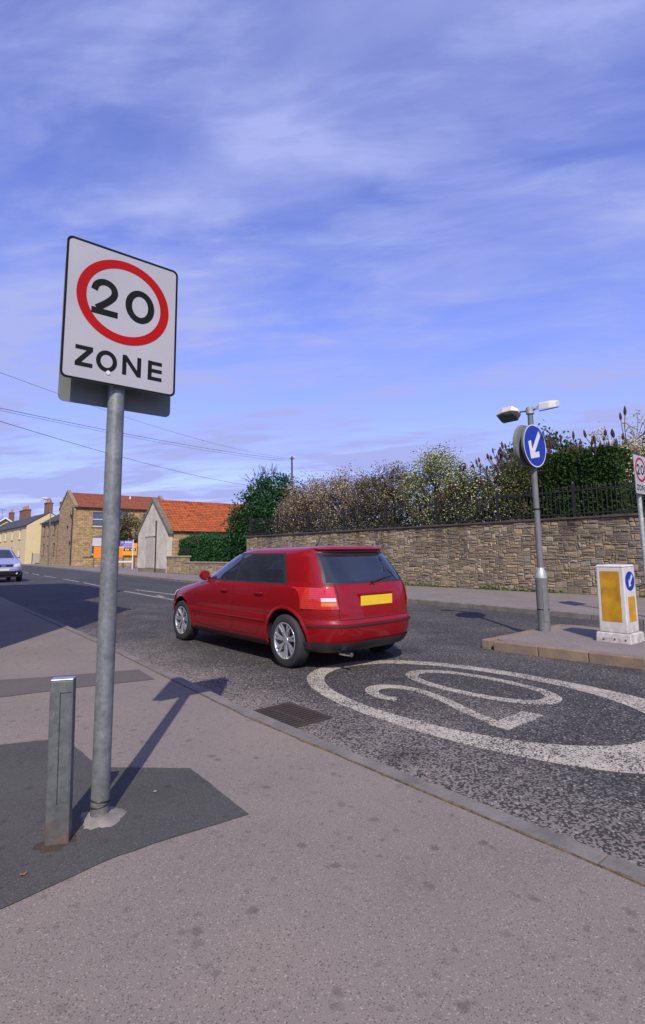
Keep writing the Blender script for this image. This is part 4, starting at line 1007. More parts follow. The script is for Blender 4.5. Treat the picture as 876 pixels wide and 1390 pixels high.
def leaves(centers, size, name, mat, root, sizevar=.4, up=0.3, aspect=.6):
    n = len(centers); C_ = np.asarray(centers)
    d = RNG.normal(size=(n, 3)); d[:, 2] = d[:, 2] * (1 - up) ; d /= np.linalg.norm(d, axis=1)[:, None]
    e = RNG.normal(size=(n, 3)); e -= d * np.sum(e * d, axis=1)[:, None]; e /= np.linalg.norm(e, axis=1)[:, None]
    s = size * (1 + sizevar * RNG.uniform(-1, 1, n))[:, None]
    V = np.stack([C_ - d * s, C_ + e * s * aspect, C_ + d * s, C_ - e * s * aspect], 1).reshape(-1, 3)
    r = root
    while r.parent: r = r.parent
    V = V - np.array(r.location)
    me = D.meshes.new(name); me.from_pydata(V.tolist(), [], np.arange(4 * n).reshape(-1, 4).tolist()); me.materials.append(mat)
    o = D.objects.new(name, me); COL.objects.link(o); o.parent = root; return o
def lobes_pts(lobes, n, gap=.0, shell=.55, nf=1.1, zmin=None):
    out = []; vol = np.array([l[3] * l[4] * l[5] for l in lobes]); vol = vol / vol.sum()
    while len(out) < n:
        l = lobes[RNG.choice(len(lobes), p=vol)]
        v = RNG.normal(size=3); v /= np.linalg.norm(v); r = RNG.uniform(shell, 1.0) ** .6 * (1 + .12 * RNG.normal())
        p = (l[0] + v[0] * l[3] * r, l[1] + v[1] * l[4] * r, l[2] + v[2] * l[5] * r)
        if zmin is not None and p[2] < zmin: continue
        if noise.noise((p[0] * nf, p[1] * nf, p[2] * nf)) < gap - .0 and random.random() < .85: continue
        out.append(p)
    return out
def grow(mb, p, d, L, r, depth, tips, spread=.5, bend=.25, kids=(2, 3), rmin=.006, shrink=.72, mids=None, upb=.12):
    n = 3; q = Vector(p); d = Vector(d).normalized()
    for k in range(n):
        d = (d + Vector((random.gauss(0, bend), random.gauss(0, bend), random.gauss(0, bend) + upb)) * .35).normalized(); q2 = q + d * (L / n)
        mb.tube(q, q2, max(rmin, r * (1 - .25 * k / n)), max(rmin, r * (1 - .25 * (k + 1) / n)), n=5, caps=False); q = q2
        if mids is not None: mids.append(tuple(q))
    if depth == 0: tips.append((tuple(q), tuple(d))); return
    for _ in range(random.randint(*kids)):
        nd = (d + Vector((random.gauss(0, spread), random.gauss(0, spread), random.gauss(0, spread * .7)))).normalized()
        grow(mb, q, nd, L * shrink * random.uniform(.8, 1.15), r * .66, depth - 1, tips, spread, bend, kids, rmin, shrink, mids, upb)
def around(pts, n, sd, k=None):
    P_ = np.array(pts); idx = RNG.integers(0, len(P_), n); return P_[idx] + RNG.normal(0, sd, (n, 3))

# dark evergreen
root = thing('evergreen_tree', (17.6, 25.6, 0), 'large rounded dark green evergreen at the left end of the tall wall', 'tree')
b = MB(); tips = []
for k in range(4): grow(b, (17.6 + random.uniform(-.2, .2), 25.6 + random.uniform(-.3, .3), 0), (random.uniform(-.25, .25), random.uniform(-.3, .3), 1), 2.0, .14, 2, tips)
part('trunk', b, M['bark'], root)
lob = [(17.6, 25.4, 3.9, 1.7, 1.9, 1.8), (17.4, 27.2, 2.9, 1.5, 1.4, 1.9), (17.4, 24.2, 3.2, 1.5, 1.5, 1.6), (17.0, 26.3, 2.0, 1.4, 2.0, 1.7), (17.8, 27.4, 4.0, .9, .9, .9), (17.5, 24.9, 4.9, .9, 1.0, .7), (17.3, 28.0, 1.6, 1.0, .9, 1.4)]
leaves(lobes_pts([(l[0], l[1], l[2], l[3] * 1.08, l[4] * 1.08, l[5] * 1.04) for l in lob], 24000, -.22, .5), .075, 'crown', M['leaf_ivy'], root)

# blossom shrubs etc.
def shrub(name, label, cat, base, lob, parts, group='shrubs behind the railing', branch=None, nstem=6, stem_mat='bark', stemL=.9):
    root = thing(name, (base[0], base[1], .9), label, cat, group)
    b = MB(); tips = []; mids = []
    for k in range(nstem):
        grow(b, (base[0] + random.uniform(-.3, .3), base[1] + random.uniform(-.5, .5), .85), (random.uniform(-.35, .35), random.uniform(-.4, .4), 1), stemL, .045, 3, tips, .42, .2, mids=mids, rmin=.008)
    part('stems', b, M[stem_mat], root)
    for nm, mat, n, size, where, gp in parts:
        if where == 'lobes': pts = lobes_pts(lob, int(n * 2.7), gp - .16, .2, 1.6, 1.0)
        else: pts = around([t[0] for t in tips] + mids[len(mids) // 3:], n, gp)
        leaves(pts, size * .68, nm, M[mat], root)
    low = lobes_pts([(l[0] + .25, l[1], 2.3, l[3], l[4] * 1.1, 1.3) for l in lob], 2600, -.4, .1, 1.6, 1.0)
    leaves(low, .055, 'undergrowth', M['leaf_dk'], root)
    return root, tips
shrub('blossom_shrub', 'brownish pink blossom shrub next to the dark evergreen', 'shrub', (16.7, 21.2), [(16.7, 21.3, 3.2, 1.2, 1.7, 1.9), (16.7, 22.4, 2.6, 1.0, 1.2, 1.5), (16.6, 20.3, 4.0, .9, .9, 1.0)],
      [('blossom', 'blossom', 4200, .05, 'lobes', -.05), ('foliage', 'leaf_br', 2600, .06, 'lobes', -.1)], stemL=1.25, nstem=8)
shrub('blossom_shrub', 'pale blossom shrub second from the dark evergreen', 'shrub', (16.7, 18.4), [(16.7, 18.6, 3.2, 1.2, 1.6, 1.9), (16.6, 17.8, 3.9, .9, 1.1, 1.2), (16.6, 19.5, 3.6, .9, 1.0, 1.2)],
      [('blossom', 'blossom', 5000, .05, 'lobes', -.05), ('foliage', 'leaf_br', 2200, .06, 'lobes', -.1), ('young_leaves', 'leaf_gr', 500, .05, 'lobes', 0)], stemL=1.25, nstem=8)
shrub('russet_shrub', 'russet leaved shrub with dark upright twigs at the middle of the wall', 'shrub', (16.8, 15.8), [(16.8, 15.9, 3.1, 1.2, 1.6, 1.8), (16.9, 15.2, 4.0, .9, 1.1, 1.0), (16.8, 16.7, 3.9, .8, .9, .9)],
      [('foliage', 'leaf_br', 4600, .055, 'lobes', -.1), ('blossom', 'blossom', 2600, .045, 'lobes', 0), ('young_leaves', 'leaf_dk', 1200, .06, 'lobes', -.1)], stemL=1.3, nstem=8)
shrub('white_blossom_tree', 'tall cream blossom bush with fresh green top at the middle of the railing', 'shrub', (16.8, 13.0), [(16.8, 13.1, 3.3, 1.2, 1.3, 2.0), (16.8, 12.9, 4.5, .9, .9, .85), (16.7, 14.0, 3.4, .9, .9, 1.3), (16.7, 12.0, 3.2, .9, .8, 1.5)],
      [('blossom', 'blossom_w', 3800, .05, 'lobes', -.02), ('foliage', 'leaf_gr', 3400, .055, 'lobes', -.02), ('twigs', 'leaf_br', 1500, .05, 'lobes', -.1)], stemL=1.35, nstem=9)
shrub('blossom_shrub', 'low white flowering shrub below the brown seed heads', 'shrub', (16.3, 10.4), [(16.3, 10.9, 2.9, .8, 1.2, 1.4), (16.3, 9.7, 2.7, .8, 1.2, 1.2)],
      [('blossom', 'blossom_w', 2600, .045, 'lobes', .0), ('foliage', 'leaf_dk', 2600, .055, 'lobes', -.1), ('dead_leaves', 'leaf_br', 1500, .05, 'lobes', -.05)], stemL=1.0)
shrub('olive_shrub', 'olive green shrub behind the blue arrow disc', 'shrub', (16.6, 8.2), [(16.6, 9.0, 3.0, 1.0, 1.0, 1.5), (16.7, 8.5, 2.8, .8, .7, 1.1)],
      [('foliage', 'leaf_olive', 2600, .055, 'lobes', -.05), ('young_leaves', 'leaf_dk', 2600, .06, 'lobes', -.15), ('dead_leaves', 'leaf_br', 1400, .05, 'lobes', -.05)], stemL=1.0)

def sumac(base, label, n, H0, lean=(0, 0)):
    random.seed(int(base[1] * 10) + n)
    root = thing('sumac_shrub', (base[0], base[1], .9), label, 'shrub', 'sumacs behind the railing')
    b = MB(); tips = []
    for k in range(n):
        grow(b, (base[0] + random.uniform(-.3, .3), base[1] + random.uniform(-.7, .7), .85), (random.uniform(-.3, .3) + lean[0], random.uniform(-.6, .6) + lean[1], 1), H0 * random.uniform(.82, 1.05), .032, 2, tips, .5, .22, (3, 3), .008, .62, None, .35)
    part('stems', b, M['bark'], root)
    for p, d in tips[:80]:
        h = MB()
        d = Vector((d[0] * .35, d[1] * .35, 1)).normalized(); L = random.uniform(.17, .30); r = random.uniform(.034, .052)
        h.lathe(p, tuple(d), [(-.02, .008), (L * .15, r * .85), (L * .4, r), (L * .7, r * .7), (L * .92, r * .3), (L, .003)], 7)
        part('seed_head', h, M['cone'], root)
    return tips
sumac((16.9, 12.2), 'shorter sumac with upright seed heads beside the cream blossom bush', 9, 1.45)
sumac((16.9, 10.7), 'sumac with dark upright seed heads left of the island lamp post', 10, 1.7)
sumac((17.0, 9.3), 'sumac with dark upright seed heads behind the floodlights', 8, 2.05)
sumac((17.6, 8.3), 'tallest sumac with spreading seed heads right of the island lamp post', 8, 2.15, (0, -.12))

root = thing('round_tree', (21.5, 11.4, .9), 'rounded mid green tree behind the sumacs and the lamp post', 'tree')
b = MB(); tips = []
for k in range(3): grow(b, (21.5, 11.4, .85), (random.uniform(-.3, .3), random.uniform(-.3, .3), 1), 1.8, .12, 2, tips)
part('trunk', b, M['bark'], root)
leaves(lobes_pts([(21.5, 11.2, 4.6, 1.3, 1.9, 1.6), (21.4, 12.5, 3.8, 1.2, 1.2, 1.4), (21.6, 9.9, 4.0, 1.2, 1.3, 1.4), (21.5, 10.8, 2.6, 1.3, 2.4, 1.6)], 15000, -.2, .5), .075, 'crown', M['leaf_mid'], root)

def hedge_box(name, label, x0, x1, y0, y1, z0, z1, n, mat, size, root_z=None):
    root = thing(name, ((x0 + x1) / 2, (y0 + y1) / 2, z0), label, 'hedge')
    pts = []
    while len(pts) < n:
        f = random.random(); u, v, w = (random.random() for _ in range(3)); q_ = random.random()
        if q_ < .5: p = (x0, y0 + (y1 - y0) * u, z0 + (z1 - z0) * v)
        elif q_ < .7: p = (x0 + (x1 - x0) * u, y0 + (y1 - y0) * v, z1)
        elif q_ < .85: p = (x0 + (x1 - x0) * u, y0, z0 + (z1 - z0) * v)
        elif q_ < .92: p = (x0 + (x1 - x0) * u, y1, z0 + (z1 - z0) * v)
        else: p = (x0 + (x1 - x0) * u, y0 + (y1 - y0) * v, z0 + (z1 - z0) * w)
        k = .09 * noise.noise((p[0] * .9, p[1] * .9, p[2] * .9)) + .03
        cxm, cym = (x0 + x1) / 2, (y0 + y1) / 2
        pts.append((p[0] + (-1 if p[0] < cxm else 1) * k + random.gauss(0, .03), p[1] + (-1 if p[1] < cym else 1) * k + random.gauss(0, .03), p[2] + k * (1 if p[2] > (z0 + z1) / 2 else 0) + random.gauss(0, .03)))
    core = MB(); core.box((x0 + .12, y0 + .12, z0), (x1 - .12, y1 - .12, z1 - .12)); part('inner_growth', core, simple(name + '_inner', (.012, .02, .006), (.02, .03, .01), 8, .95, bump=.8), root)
    leaves(pts, size, 'foliage', mat, root); return root
hedge_box('clipped_hedge', 'tall dark clipped hedge with square top at the right end of the railing', 16.0, 18.2, 6.05, 8.2, .9, 4.08, 19000, M['leaf_dk'], .042)
hedge_box('clipped_hedge', 'lower green hedge behind the small far zone sign', 17.0, 18.6, .5, 6.0, .9, 2.9, 9000, M['leaf_dk'], .05)
hedge_box('garden_hedge', 'bright green garden hedge behind the low wall below the orange roof', 15.9, 17.6, 27.3, 34.2, 0, 2.15, 12000, M['leaf_hedge'], .055)
root = thing('laurel_bush', (16.4, 33.0, 0), 'bushy top growth rising from the garden hedge beside the outbuilding', 'bush')
b = MB(); tips = []
for k in range(5): grow(b, (16.5 + random.uniform(-.2, .2), 31.8 + random.uniform(-1, 1), 0), (random.uniform(-.2, .2), random.uniform(-.2, .2), 1), 1.1, .04, 2, tips)
part('stems', b, M['bark'], root)
leaves(lobes_pts([(16.6, 32.6, 2.0, .8, 1.5, .62), (16.6, 30.6, 2.05, .8, 1.4, .55), (16.6, 28.4, 1.9, .8, 1.2, .5)], 5200, -.25, .3, 1.5), .065, 'foliage', M['leaf_hedge'], root)
# short railing by the hedge
root = thing('garden_railing', (15.4, 33, 0), 'short black railing between the gate pillar and the garden hedge', 'railing')
b = MB()
for k in range(7): b.tube((15.62, 32.0 + k * .22, .0), (15.62, 32.0 + k * .22, 1.75), .016, n=5)
part('bars', b, M['iron'], root)
b = MB(); b.box((15.6, 31.9, 1.45), (15.64, 33.5, 1.49)); part('rail', b, M['iron'], root)

# blossom tree at the right edge
random.seed(21)
root = thing('blossom_tree', (19.4, 6.1, .9), 'thin branched tree with sparse yellowish blossom rising at the right edge', 'tree')
b = MB(); tips = []; mids = []
for k in range(7): grow(b, (19.4, 6.1, .85), (random.uniform(-.2, .2), random.uniform(-.1, .6), .9), 1.6, .045, 4, tips, .5, .25, (2, 3), .009, .72, mids, .02)
part('branches', b, M['bark_pale'], root)
leaves(around([t[0] for t in tips] + mids[10:], 6500, .10), .042, 'blossom', M['blossom_y'], root)
# bare tree behind the evergreen
root = thing('bare_tree', (19.4, 28.2, 0), 'leafless twiggy tree top behind the dark evergreen', 'tree')
b = MB(); tips = []
grow(b, (19.4, 28.2, 0), (0, 0, 1), 3.4, .09, 0, tips); p0 = tips[0][0]; tips = []
for k in range(4): grow(b, p0, (random.uniform(-.3, .3), random.uniform(-.3, .3), 1), 1.35, .04, 3, tips, .35, .15, (2, 3), .009)
part('branches', b, M['bark'], root)
# tree before the sandstone house
root = thing('garden_tree', (22.6, 60.8, 0), 'sparse olive brown tree in front of the sandstone house', 'tree')
b = MB(); tips = []; mids = []
for k in range(4): grow(b, (22.6, 60.8, 0), (random.uniform(-.3, .3), random.uniform(-.3, .3), 1), 2.4, .1, 3, tips, .42, .2, (2, 3), .02, .7, mids)
part('trunk', b, M['bark'], root)
leaves(np.vstack([around([t[0] for t in tips] + mids[12:], 1900, .25), np.array(lobes_pts([(22.5, 60.8, 3.6, 1.7, 1.7, 2.2)], 1300, 0, .3))]), .10, 'foliage', M['leaf_olive'], root)
leaves(lobes_pts([(21.2, 60.8, 2.6, 1.0, 1.2, 1.9), (23.9, 60.8, 2.0, 1.0, 1.2, 1.5)], 1500, -.1, .3), .12, 'lower_foliage', M['leaf_dk'], root)

# weeds and grass tufts at the foot of the tall wall
pts = []
for k in range(2600):
    y = random.uniform(-3, 24)
    if noise.noise((y * .8, 2, 0)) < -.05: continue
    pts.append((WX - abs(random.gauss(.03, .06)), y, abs(random.gauss(.0, .055))))
o = thing('wall_weeds', (WX, 10, 0), 'ragged green weeds along the foot of the tall stone wall', 'weeds'); o['kind'] = 'stuff'
leaves(pts, .035, 'weeds_foliage', M['leaf_gr'], o)

# bits on the ground
def bits(name, label, n, fn, size, mat):
    b = MB()
    for k in range(n):
        x, y, z = fn(); s = size * random.uniform(.5, 1.4); m_ = Matrix.Rotation(random.uniform(0, 6), 3, 'Z') @ Matrix.Rotation(random.uniform(-.3, .3), 3, 'X')
        vs = [Vector((math.cos(a) * s * random.uniform(.7, 1), math.sin(a) * s * random.uniform(.5, 1), 0)) for a in np.linspace(0, 2 * PI, 6, False)]
        vs = [m_ @ v for v in vs]; vs = [Vector((x, y, z + .0015 + abs(v.z) * .3)) + Vector((v.x, v.y, 0)) for v in vs]
        top = Vector((x, y, z + s * .55)); b.add(vs + [top], [(i, (i + 1) % 6, 6) for i in range(6)])
    return tag(b.build(name, mat), label, name.split('_')[-1], kind='stuff')
bits('pavement_grit', 'fine pale grit scattered over the near pavement', 420, lambda: (random.uniform(.2, 2.25), random.uniform(.6, 6), .002), .0035, M['concrete'])
bits('kerb_grit', 'brown grit lying in the near gutter', 700, lambda: (2.40 + c_(0) + abs(random.gauss(0, .10)), random.uniform(.3, 7), -.1), .0055, simple('grit_brown', (.22, .15, .08), (.12, .09, .06), 30, .95))
for (x, y, z, s, lab, mt) in ((1.22, 2.83, .004, .014, 'small pale stone on the dark repair right of the sign pole', 'concrete'), (.98, 3.52, .002, .022, 'dry brown leaf lying left of the sign pole', 'leafdry'),
                          (.545, 2.47, .004, .018, 'orange brown leaf near the frame left edge on the dark repair', 'leafdry'), (2.47, 1.02, -.1, .03, 'yellow orange leaf in the gutter at the right edge', 'leafdry')):
    b = MB(); n = 9; out = []
    for k in range(n):
        a = 2 * PI * k / n; r = s * (1 if k % 2 else .7); out.append((x + r * math.cos(a), y + r * .6 * math.sin(a), z + .003 + .004 * math.sin(a * 2) ** 2))
    b.add(out + [(x, y, z + (.010 if mt == 'concrete' else .006))], [(k, (k + 1) % n, n) for k in range(n)])
    o = b.build('fallen_leaf' if mt == 'leafdry' else 'pebble', M[mt], off=(x, y, z)); o.location = (x, y, z); tag(o, lab, 'leaf' if mt == 'leafdry' else 'stone')

# ------------------------------------------------------------------ cars
def pchip(xs, ys, x):
    xs, ys = np.array(xs, float), np.array(ys, float); h = np.diff(xs); dl = np.diff(ys) / h; m_ = np.zeros(len(xs)); m_[0], m_[-1] = dl[0], dl[-1]
    for i in range(1, len(xs) - 1):
        if dl[i - 1] * dl[i] > 0:
            w1, w2 = 2 * h[i] + h[i - 1], h[i] + 2 * h[i - 1]; m_[i] = (w1 + w2) / (w1 / dl[i - 1] + w2 / dl[i])
    x = np.clip(x, xs[0], xs[-1]); i = np.clip(np.searchsorted(xs, x) - 1, 0, len(h) - 1); t = (x - xs[i]) / h[i]
    return (2 * t**3 - 3 * t**2 + 1) * ys[i] + (t**3 - 2 * t**2 + t) * h[i] * m_[i] + (-2 * t**3 + 3 * t**2) * ys[i + 1] + (t**3 - t**2) * h[i] * m_[i + 1]

class Car:
    """body as a stack of rounded plan slices: (z, y_rear, y_front, half width)"""
    LV = [(.19, -1.78, 1.74, .72), (.24, -1.88, 1.86, .785), (.34, -1.94, 1.93, .815), (.46, -1.97, 1.965, .828), (.54, -1.975, 1.965, .832), (.57, -1.955, 1.955, .826),
          (.66, -1.945, 1.92, .832), (.74, -1.935, 1.84, .832), (.80, -1.925, 1.66, .828), (.86, -1.91, 1.38, .820), (.92, -1.89, 1.08, .806), (.955, -1.875, .92, .790),
          (1.00, -1.85, .80, .768), (1.10, -1.79, .60, .738), (1.20, -1.72, .405, .700), (1.29, -1.655, .23, .664), (1.345, -1.61, .10, .630), (1.385, -1.62, -.04, .585), (1.41, -1.60, -.26, .50), (1.422, -1.40, -.50, .38)]
    def __init__(s, kz=1., kw=1., kl=1., ax=1.27, wr=.305):
        A = np.array(s.LV); s.kz = kz
        s.z = A[:, 0] * kz; s.yr = A[:, 1] * kl; s.yf = A[:, 2] * kl; s.w = A[:, 3] * kw; s.ax = ax * kl; s.wr = wr * kz ** .5
    def at(s, z):
        return [float(pchip(s.z, a, z)) for a in (s.yr, s.yf, s.w)]
    def nexp(s, z): return float(np.interp(z / s.kz, [.2, .6, .95, 1.4], [5.0, 5.2, 5.5, 5.0]))
    def X(s, y, z):
        yr, yf, w = s.at(z); yc, h = (yr + yf) / 2, (yf - yr) / 2; n = s.nexp(z); t = min(.999, abs((y - yc) / h)); return w * (1 - t ** n) ** (1 / n)
    def Y(s, x, z, front):
        yr, yf, w = s.at(z); yc, h = (yr + yf) / 2, (yf - yr) / 2; n = s.nexp(z); t = min(.999, abs(x / w)); v = h * (1 - t ** n) ** (1 / n); return yc + (v if front else -v)
    def body(s, root, mat):
        mb = MB(); nl = 100; N = 640
        zs = np.linspace(s.z[0], s.z[-1], nl); vs = []
        for z in zs:
            yr, yf, w = s.at(z); yc, h = (yr + yf) / 2, (yf - yr) / 2; n = s.nexp(z)
            for k in range(N):
                a = 2 * PI * (k + .5) / N; a = a + .18 * math.sin(4 * a) * -1
                c, q = math.cos(a), math.sin(a); rr_ = (abs(c) ** n + abs(q) ** n) ** (-1 / n); vs.append((w * c * rr_, yc + h * q * rr_, z))
        fs = [(i * N + k, i * N + (k + 1) % N, (i + 1) * N + (k + 1) % N, (i + 1) * N + k) for i in range(nl - 1) for k in range(N)]
        yr, yf, w = s.at(zs[-1]); c0 = len(vs); vs.append((0, (yr + yf) / 2, zs[-1] + .006)); fs += [((nl - 1) * N + k, (nl - 1) * N + (k + 1) % N, c0) for k in range(N)]
        fs.append(tuple(range(N))[::-1])
        mb.add(vs, fs, True)
        rr_ = s.wr + .055; zc = s.wr + .01; keep = []
        for f in mb.f:
            ps = [mb.v[i] for i in f]
            cut = len(f) < 20 and min(abs(p[0]) for p in ps) > .45 and any(math.hypot(abs(p[1]) - s.ax, p[2] - zc) < rr_ - .004 for p in ps)
            keep.append(not cut)
        bot = keep and len(mb.f) - 1
        mb.f = [f for f, k in zip(mb.f, keep) if k]; mb.sm = [True] * len(mb.f); mb.mi = [0] * len(mb.f)
        ob = mb.build('body', [mat, M['trim']], root)
        for sx in (-1, 1):
            for ay in (-s.ax, s.ax):
                w_ = MB(); vs = []; xo = s.X(ay, zc + rr_) - .012
                for k in range(25):
                    a = PI * (-.02 + 1.04 * k / 24); y, z = ay + math.cos(a) * (rr_ + .012), zc + math.sin(a) * (rr_ + .012)
                    vs += [(sx * .46, y, z), (sx * (min(xo, s.X(y, max(z, .2)) - .012)), y, z)]
                w_.add(vs, [(2 * i, 2 * i + 1, 2 * i + 3, 2 * i + 2) for i in range(24)] + [tuple(2 * i for i in range(25))]); w_.build('wheel_well', M['dark'], ob)
        return ob
    def side(s, mb, sx, quad, off, nu=14, nv=8):
        """patch on flank: quad = four (y, z) corners"""
        q = [Vector(p) for p in quad]; vs = []
        for j in range(nv + 1):
            for i in range(nu + 1):
                u, v = i / nu, j / nv; p = (q[0] * (1 - u) + q[1] * u) * (1 - v) + (q[3] * (1 - u) + q[2] * u) * v
                vs.append((sx * (s.X(p[0], p[1] ) + off), p[0], p[1]))
        mb.add(vs, [(j * (nu + 1) + i, j * (nu + 1) + i + 1, (j + 1) * (nu + 1) + i + 1, (j + 1) * (nu + 1) + i) for j in range(nv) for i in range(nu)], True)
    def end(s, mb, front, quad, off, nu=16, nv=8):
        q = [Vector(p) for p in quad]; vs = []; sg = 1 if front else -1
        for j in range(nv + 1):
            for i in range(nu + 1):
                u, v = i / nu, j / nv; p = (q[0] * (1 - u) + q[1] * u) * (1 - v) + (q[3] * (1 - u) + q[2] * u) * v
                x = p[0]; w = s.at(p[1])[2]; x = max(-w * .992, min(w * .992, x))
                ox = off if abs(x) > w * .9 else 0
                vs.append((x + (ox if x > 0 else -ox), s.Y(x, p[1], front) + sg * off, p[1]))
        mb.add(vs, [(j * (nu + 1) + i, j * (nu + 1) + i + 1, (j + 1) * (nu + 1) + i + 1, (j + 1) * (nu + 1) + i) for j in range(nv) for i in range(nu)], True)
    def sline(s, mb, sx, pts, w, off):
        for a, b in zip(pts, pts[1:]):
            a, b = Vector(a), Vector(b); d = (b - a).normalized(); nn = Vector((-d.y, d.x)) * w / 2
            s.side(mb, sx, [a - nn, b - nn, b + nn, a + nn], off, 10, 1)

def wheel(root, car, sx, ay, style=7):
    r = car.wr; xc = sx * (car.w.max() - .115)
    t = MB(); t.lathe((xc, ay, r), (sx, 0, 0), [(-.09, r * .70), (-.09, r * .93), (-.075, r * .985), (-.05, r), (.05, r), (.075, r * .985), (.092, r * .93), (.096, r * .80), (.088, r * .69), (.07, r * .67)], 48)
    # tread grooves
    w_ = t.build('wheel', M['tyre'], root)
    d = MB(); d.lathe((xc, ay, r), (sx, 0, 0), [(.0, .001), (.0, r * .64), (-.06, r * .66)], 32); d.build('brake_disc', M['trim'], w_)
    m_ = MB(); m_.lathe((xc, ay, r), (sx, 0, 0), [(.066, r * .695), (.088, r * .70), (.094, r * .665), (.080, r * .625), (.02, r * .615), (-.05, r * .615)], 48)
    m_.lathe((xc, ay, r), (sx, 0, 0), [(.075, .001), (.078, r * .07), (.072, r * .15), (.04, r * .17), (.0, r * .17)], 24)
    for k in range(style):
        a = 2 * PI * k / style + .2
        for da in (-.13, .13):
            a2 = a + da; p0 = Vector((xc + sx * .055, ay + math.cos(a) * r * .12, r + math.sin(a) * r * .12)); p1 = Vector((xc + sx * .078, ay + math.cos(a2) * r * .645, r + math.sin(a2) * r * .645))
            dd = (p1 - p0).normalized(); side_ = Vector((sx, 0, 0)).cross(dd).normalized(); rot_ = Matrix((side_, dd, Vector((sx, 0, 0)))).transposed()
            m_.obox((p0 + p1) / 2, (.0125, (p1 - p0).length / 2, .012), rot_)
    m_.build('rim', M['alloy'], w_, bevel=.003)
    return w_

